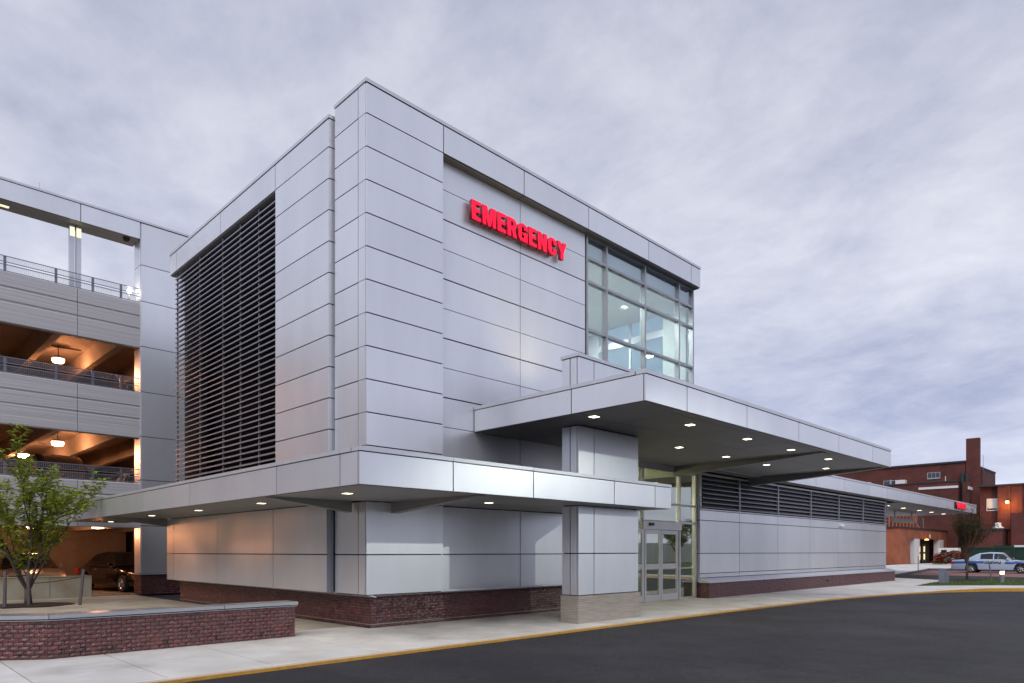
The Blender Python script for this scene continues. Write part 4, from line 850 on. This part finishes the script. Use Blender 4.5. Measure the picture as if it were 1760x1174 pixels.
# rooftop clutter on the vestibule: orange guard rail, stair
gr_ = thing('guard_rail', 'orange guard rail frames on the vestibule roof', 'railing', (82.5, 15, 4.45))
for i in range(9): MB().tube((82 + i*1.4, 15.0, 4.45), (82+i*1.4, 15, 6.1), .07, n=6).build('rail_post', M['orange'], gr_)
for z in (5.2, 6.0): MB().tube((82, 15, z), (93.2, 15, z), .06, n=6).build('rail_bar', M['orange'], gr_)
stt = thing('roof_stair', 'grey metal stair with slanting rails on the vestibule roof', 'stairs', (92, 16, 4.45))
MB().extr([(90.5, 7.2), (91, 7.2), (97.5, 4.5), (97, 4.5)], 'y', 15.6, 15.75).build('stringer', M['panel_flat'], stt)
for o_ in (.5, .9, 1.3, 1.7): MB().tube((91, 15.5, 7.0+o_), (98.2, 15.5, 4.3+o_), .04, n=6).build('handrail', M['frame'], stt)
for f in (.0, .5, 1.): MB().tube((91+7.2*f, 15.5, 7.0-2.7*f), (91+7.2*f, 15.5, 8.7-2.7*f), .04, n=6).build('baluster', M['frame'], stt)
mb_ = thing('brick_hospital_block', 'dark red brick hospital block with a tall square chimney', 'building', (105, 12, 0))
MB().box(105, 125, 12.07, 60, 0, 13.95).build('brick_wall', M['fbrick'], mb_, flip=False); box('roof_edge', M['roofdark'], mb_, 104.8, 125, 12.0, 60, 13.952, 14.2)
MB().box(103, 104.99, 12.5, 60, 0, 11.15).box(103.5, 107.5, 11.3, 12.06, 0, 11.1).build('lower_block', M['fbrick'], mb_, flip=False); box('lower_roof_edge', M['roofdark'], mb_, 102.9, 104.99, 12.45, 60, 11.152, 11.35)
box('stone_band', M['white'], mb_, 102.9, 102.998, 12.45, 17.3, 10.3, 10.62); box('stone_band', M['white'], mb_, 102.9, 107.5, 11.2, 11.295, 10.0, 10.4)
MB().box(105.2, 106.1, 10.45, 12.0, 0, 17.25).box(106.1, 107.4, 10.2, 12, 0, 12.9).build('chimney', M['fbrick'], mb_, flip=False)
for y0, y1, z0, z1 in ((15.06, 16.7, 11.9, 12.85), (19.9, 22.5, 11.3, 12.1), (27, 30, 11.6, 12.6)):
    wn = box('window', M['frame'], mb_, 104.9, 104.998, y0, y1, z0, z1); n = 3
    for k in range(n): box('pane', M['carglass'], wn, 104.87, 104.898, y0+.08+(y1-y0-.1)/n*k, y0+(y1-y0-.1)/n*(k+1), z0+.2, z1-.08)
MB().tube((104.5, 12.25, 6), (104.5, 12.25, 12.4), .3, n=8).build('downpipe', M['roofdark'], mb_); MB().tube((104.3, 11.7, 6), (104.3, 11.7, 12.3), .22, n=8).build('downpipe', M['roofdark'], mb_)
for y, z in ((19.2, 11.35), (24, 11.35)): box('air_unit', M['white'], mb_, 103.6, 104.5, y, y+1.3, z, z+.6)
for y in (21.2, 14.2): MB().tube((104, y, 11.35), (104, y, 12.1), .05, n=6).build('vent_pipe', M['white'], mb_)
MB().tube((106.9, 10.3, 12.9), (106.9, 10.3, 15), .03, n=5).build('antenna', M['frame'], mb_)
rb = thing('brick_annex', 'lower dark red brick annex with a white blind window lit by a sodium lamp', 'building', (98, 5, 0))
MB().box(98, 120, 6.95, 9.0, 0, 9.7).box(97.2, 120, -30, 6.95, 0, 9.75).build('brick_wall', M['fbrick'], rb, flip=False); box('roof_edge', M['roofdark'], rb, 97.0, 120, -30, 9.1, 9.752, 9.95)
MB().box(94, 97.99, 5.9, 9.6, 0, 4.1).box(95, 97.19, -30, 5.2, 0, 6.2).build('lower_block', M['fbrick'], rb, flip=False); box('lower_roof_edge', M['roofdark'], rb, 93.9, 97.9, 5.85, 9.7, 4.102, 4.3)
wn = box('window', M['white'], rb, 97.9, 97.998, 7.05, 8.25, 6.7, 8.25); box('blind', M['pale'], wn, 97.87, 97.898, 7.13, 8.17, 7.05, 8.17); box('pane', M['carglass'], wn, 97.87, 97.898, 7.13, 8.17, 6.80, 7.0)
for z in range(10): box('wall_rib', M['fbrick'], rb, 97.05, 97.198, 5.6-z*1.2, 5.85-z*1.2, 4.3, 9.7)
vt = thing('roof_vent', 'white mushroom exhaust vent on the annex roof', 'vent', (95.5, 6.6, 4.3)); MB().lathe([(.32, 0), (.32, .75), (.0, .8)], (95.5, 6.6, 4.3), 'z', 14).build('stack', M['white'], vt, smooth=True); MB().lathe([(.0, .55), (.62, .12), (.62, .0), (.3, .0)], (95.5, 6.6, 4.35), 'z', 14).build('skirt', M['white'], vt, smooth=True)
sd = thing('sodium_lamp', 'glowing orange sodium lamp on the brick annex wall', 'lamp', (97, 5.83, 7.65)); MB().tube((97.18, 5.83, 7.9), (96.5, 5.83, 7.75), .05, n=6).build('arm', M['black'], sd)
MB().lathe([(0, .16), (.13, .12), (.18, 0), (.13, -.12), (0, -.16)], (96.4, 5.83, 7.65), 'z', 14).build('lamp_glass', M['sodium'], sd, smooth=True); light('sodium_light', 'POINT', (96.1, 5.83, 7.5), 260, (1, .42, .08), sd, shadow_soft_size=.2)
# skip, utility box, flowers
dp = thing('dumpster', 'long dark green steel dumpster behind the patrol car', 'dumpster', (62, -1, gz))
MB().box(61, 63.4, -9, 2.6, .35, 1.75).build('body', M['green'], dp, flip=False); box('rim', M['green'], dp, 60.93, 63.47, -9.05, 2.65, 1.752, 1.86)
for i in range(9): box('rib', M['green'], dp, 60.9, 60.998, -8.6+i*1.35, -8.45+i*1.35, .4, 1.745)
sg = box('sign_plate', M['white'], dp, 60.86, 60.895, -4.6, -2.55, .95, 1.6)
tcv = bpy.data.curves.new('W', 'FONT'); tcv.body = 'VE'; tcv.size = .4; tcv.offset = .01; o = bpy.data.objects.new('tmp', tcv); COL.objects.link(o); me = bpy.data.meshes.new_from_object(o.evaluated_get(bpy.context.evaluated_depsgraph_get())); bpy.data.objects.remove(o)
me.transform(Matrix.Rotation(R(90), 4, 'X')); me.transform(Matrix.Rotation(R(-90), 4, 'Z')); me.transform(Matrix.Translation((60.85-61.9999+0, -2.65+1, 1.25-gz))); me.materials.clear(); me.materials.append(blackv); link('lettering', me, sg, None)
for i in range(4): MB().box(61.3, 63, -7.4+i*2.0, -6.4+i*2.0, 1.862, 2.02).build('bagged_waste', M['white'] if i % 2 else M['green2'], dp)
ga = thing('green_frame', 'bright green tubular steel frame above the dumpster', 'frame', (64.5, -4, gz)); pv = None
for i in range(9):
    a = math.pi*i/16; q = Vector((64.5, -3.2-1.2*(1-math.cos(math.pi/2-a)) , 1.7+.9*math.sin(math.pi/2 - a)))
    if pv is not None: pass
    pv = q
mbg = MB(); path = [(64.5,-3.0,0),(64.5,-3.0,1.9),(64.5,-3.12,2.25),(64.5,-3.4,2.45),(64.5,-3.8,2.5),(64.5,-9,2.5)]
for a, b in zip(path, path[1:]): mbg.tube(a, b, .12, n=8)
mbg.build('tube_frame', M['green2'], ga); box('deck', M['green'], ga, 64, 65, -9, 1.5, 1.7, 2.0)
ub = thing('utility_cart', 'white boxy utility cart by the far brick entrance', 'cart', (91.7, 10.9, 0)); MB().box(91, 92.5, 9.9, 12.0, .25, 1.95).build('cabin', M['white'], ub, flip=False); box('window', M['carglass'], ub, 90.96, 90.995, 11.1, 11.7, 1.3, 1.7)
for y in (10.3, 11.6): MB().lathe([(0, -.1), (.26, -.1), (.28, 0), (.26, .1), (0, .1)], (91.3, y, .28), 'x', 16).build('wheel', M['rubber'], ub)
fb = MB(); fg = MB(); r = random.Random(9)
for i in range(3200):
    x, y = r.uniform(82.5, 84.5), r.uniform(6.6, 10.6); z = r.uniform(.1, 1.6)*(1-.35*abs((y-8.6)/2)*(.6+.8*r.random())); T_ = leaf_T(Vector((x, y, z)), Vector((0,0,1)), r); leaf_mb(fb if r.random() < .5 and z > .3 else fg, T_,   .24, .16)
fs = thing('flower_shrub', 'red blossoming shrub near the far brick entrance behind the patrol car', 'shrub', (83.5, 8.6, 0)); stuff(fb.build('blossom', M['flower'], fs, flip=False)); stuff(fg.build('foliage', M['leaf3'], fs, flip=False))

# ------------------------------------------------------------------ across the road: what the door glass mirrors
struct(MB().slab([(20,-60),(140,-60),(140,-22),(36,-22),(28,-26)], gz, gz+.1).build('verge', M['verge'])); struct(MB().slab([(20,-21.9),(140,-21.9),(140,-20.2),(20,-20.2)], gz, gz+.08).build('far_pavement', M['concrete']))
for i, (x, y, h) in enumerate(((44, -29, 4.6), (53, -33, 5.4), (61, -30, 4.8), (72, -34, 5.8), (84, -32, 5), (36, -34, 5))):
    leafy_tree('roadside_tree', ['broad roadside tree nearest the camera side of the lawn', 'tall roadside tree beside the pale fence', 'round roadside tree in the middle of the verge', 'tallest roadside tree on the verge', 'farthest roadside tree on the verge', 'roadside tree at the near end of the verge'][i], (x, y, .05), h, h*.4, M['leaf3'], M['bark'], 40+i, 5, 3, .4, .25, group='trees across the road', trunk_r=.2)
fn = thing('pale_fence', 'long pale fence across the road', 'fence', (60, -38, 0))
for i in range(16): box('fence_panel', M['white'], fn, 38+i*3.0, 40.9+i*3.0, -38.1, -38, .05, 2.6)
nb = thing('neighbour_building', 'plain red brick building across the side street, mirrored in the cladding', 'building', (-24, 2, 0))
MB().box(-30, -22, -8, 13, 0, 8.6).build('brick_wall', M['fbrick'], nb, flip=False); box('roof_edge', M['roofdark'], nb, -30.1, -21.9, -8.1, 13.1, 8.602, 8.8)
for y in (-6, -2.5, 1, 4.5, 8):
    for z in (1.2, 5.0):
        wn = box('window', M['white'], nb, -21.998, -21.93, y, y+1.5, z, z+2.0); box('pane', M['carglass'], wn, -21.928, -21.92, y+.08, y+1.42, z+.08, z+1.92)
LX, LY, LZ = 18.6, -22.0, 8.5
sp = thing('street_lamp', 'tall car park lamp post across the drive', 'street lamp', (LX, LY, 0)); MB().tube((LX, LY, gz), (LX, LY, LZ+.05), .09, .06, 10).build('post', M['black'], sp); MB().tube((LX, LY, gz), (LX, LY, .6), .22, .2, 12).build('base', M['concrete'], sp)
box('lamp_head', M['black'], sp, LX-.7, LX-.05, LY+.02, LY+.55, LZ, LZ+.18); box('arm', M['black'], sp, LX-.2, LX+.02, LY-.05, LY+.1, LZ+.02, LZ+.12)
box('lamp_lens', emis('metal_halide_lens', (.9, 1, .9), 12), sp, LX-.65, LX-.1, LY+.07, LY+.5, LZ-.02, LZ-.004)
light('lamp_light', 'SPOT', (LX-.4, LY+.3, LZ-.08), 4100, (.93, 1, .86), sp, spot_size=R(29), spot_blend=.45, shadow_soft_size=.2).rotation_euler = (Vector((2.5, -1.5, -2.5))-Vector((LX-.4, LY+.3, LZ-.08))).to_track_quat('-Z', 'Y').to_euler()
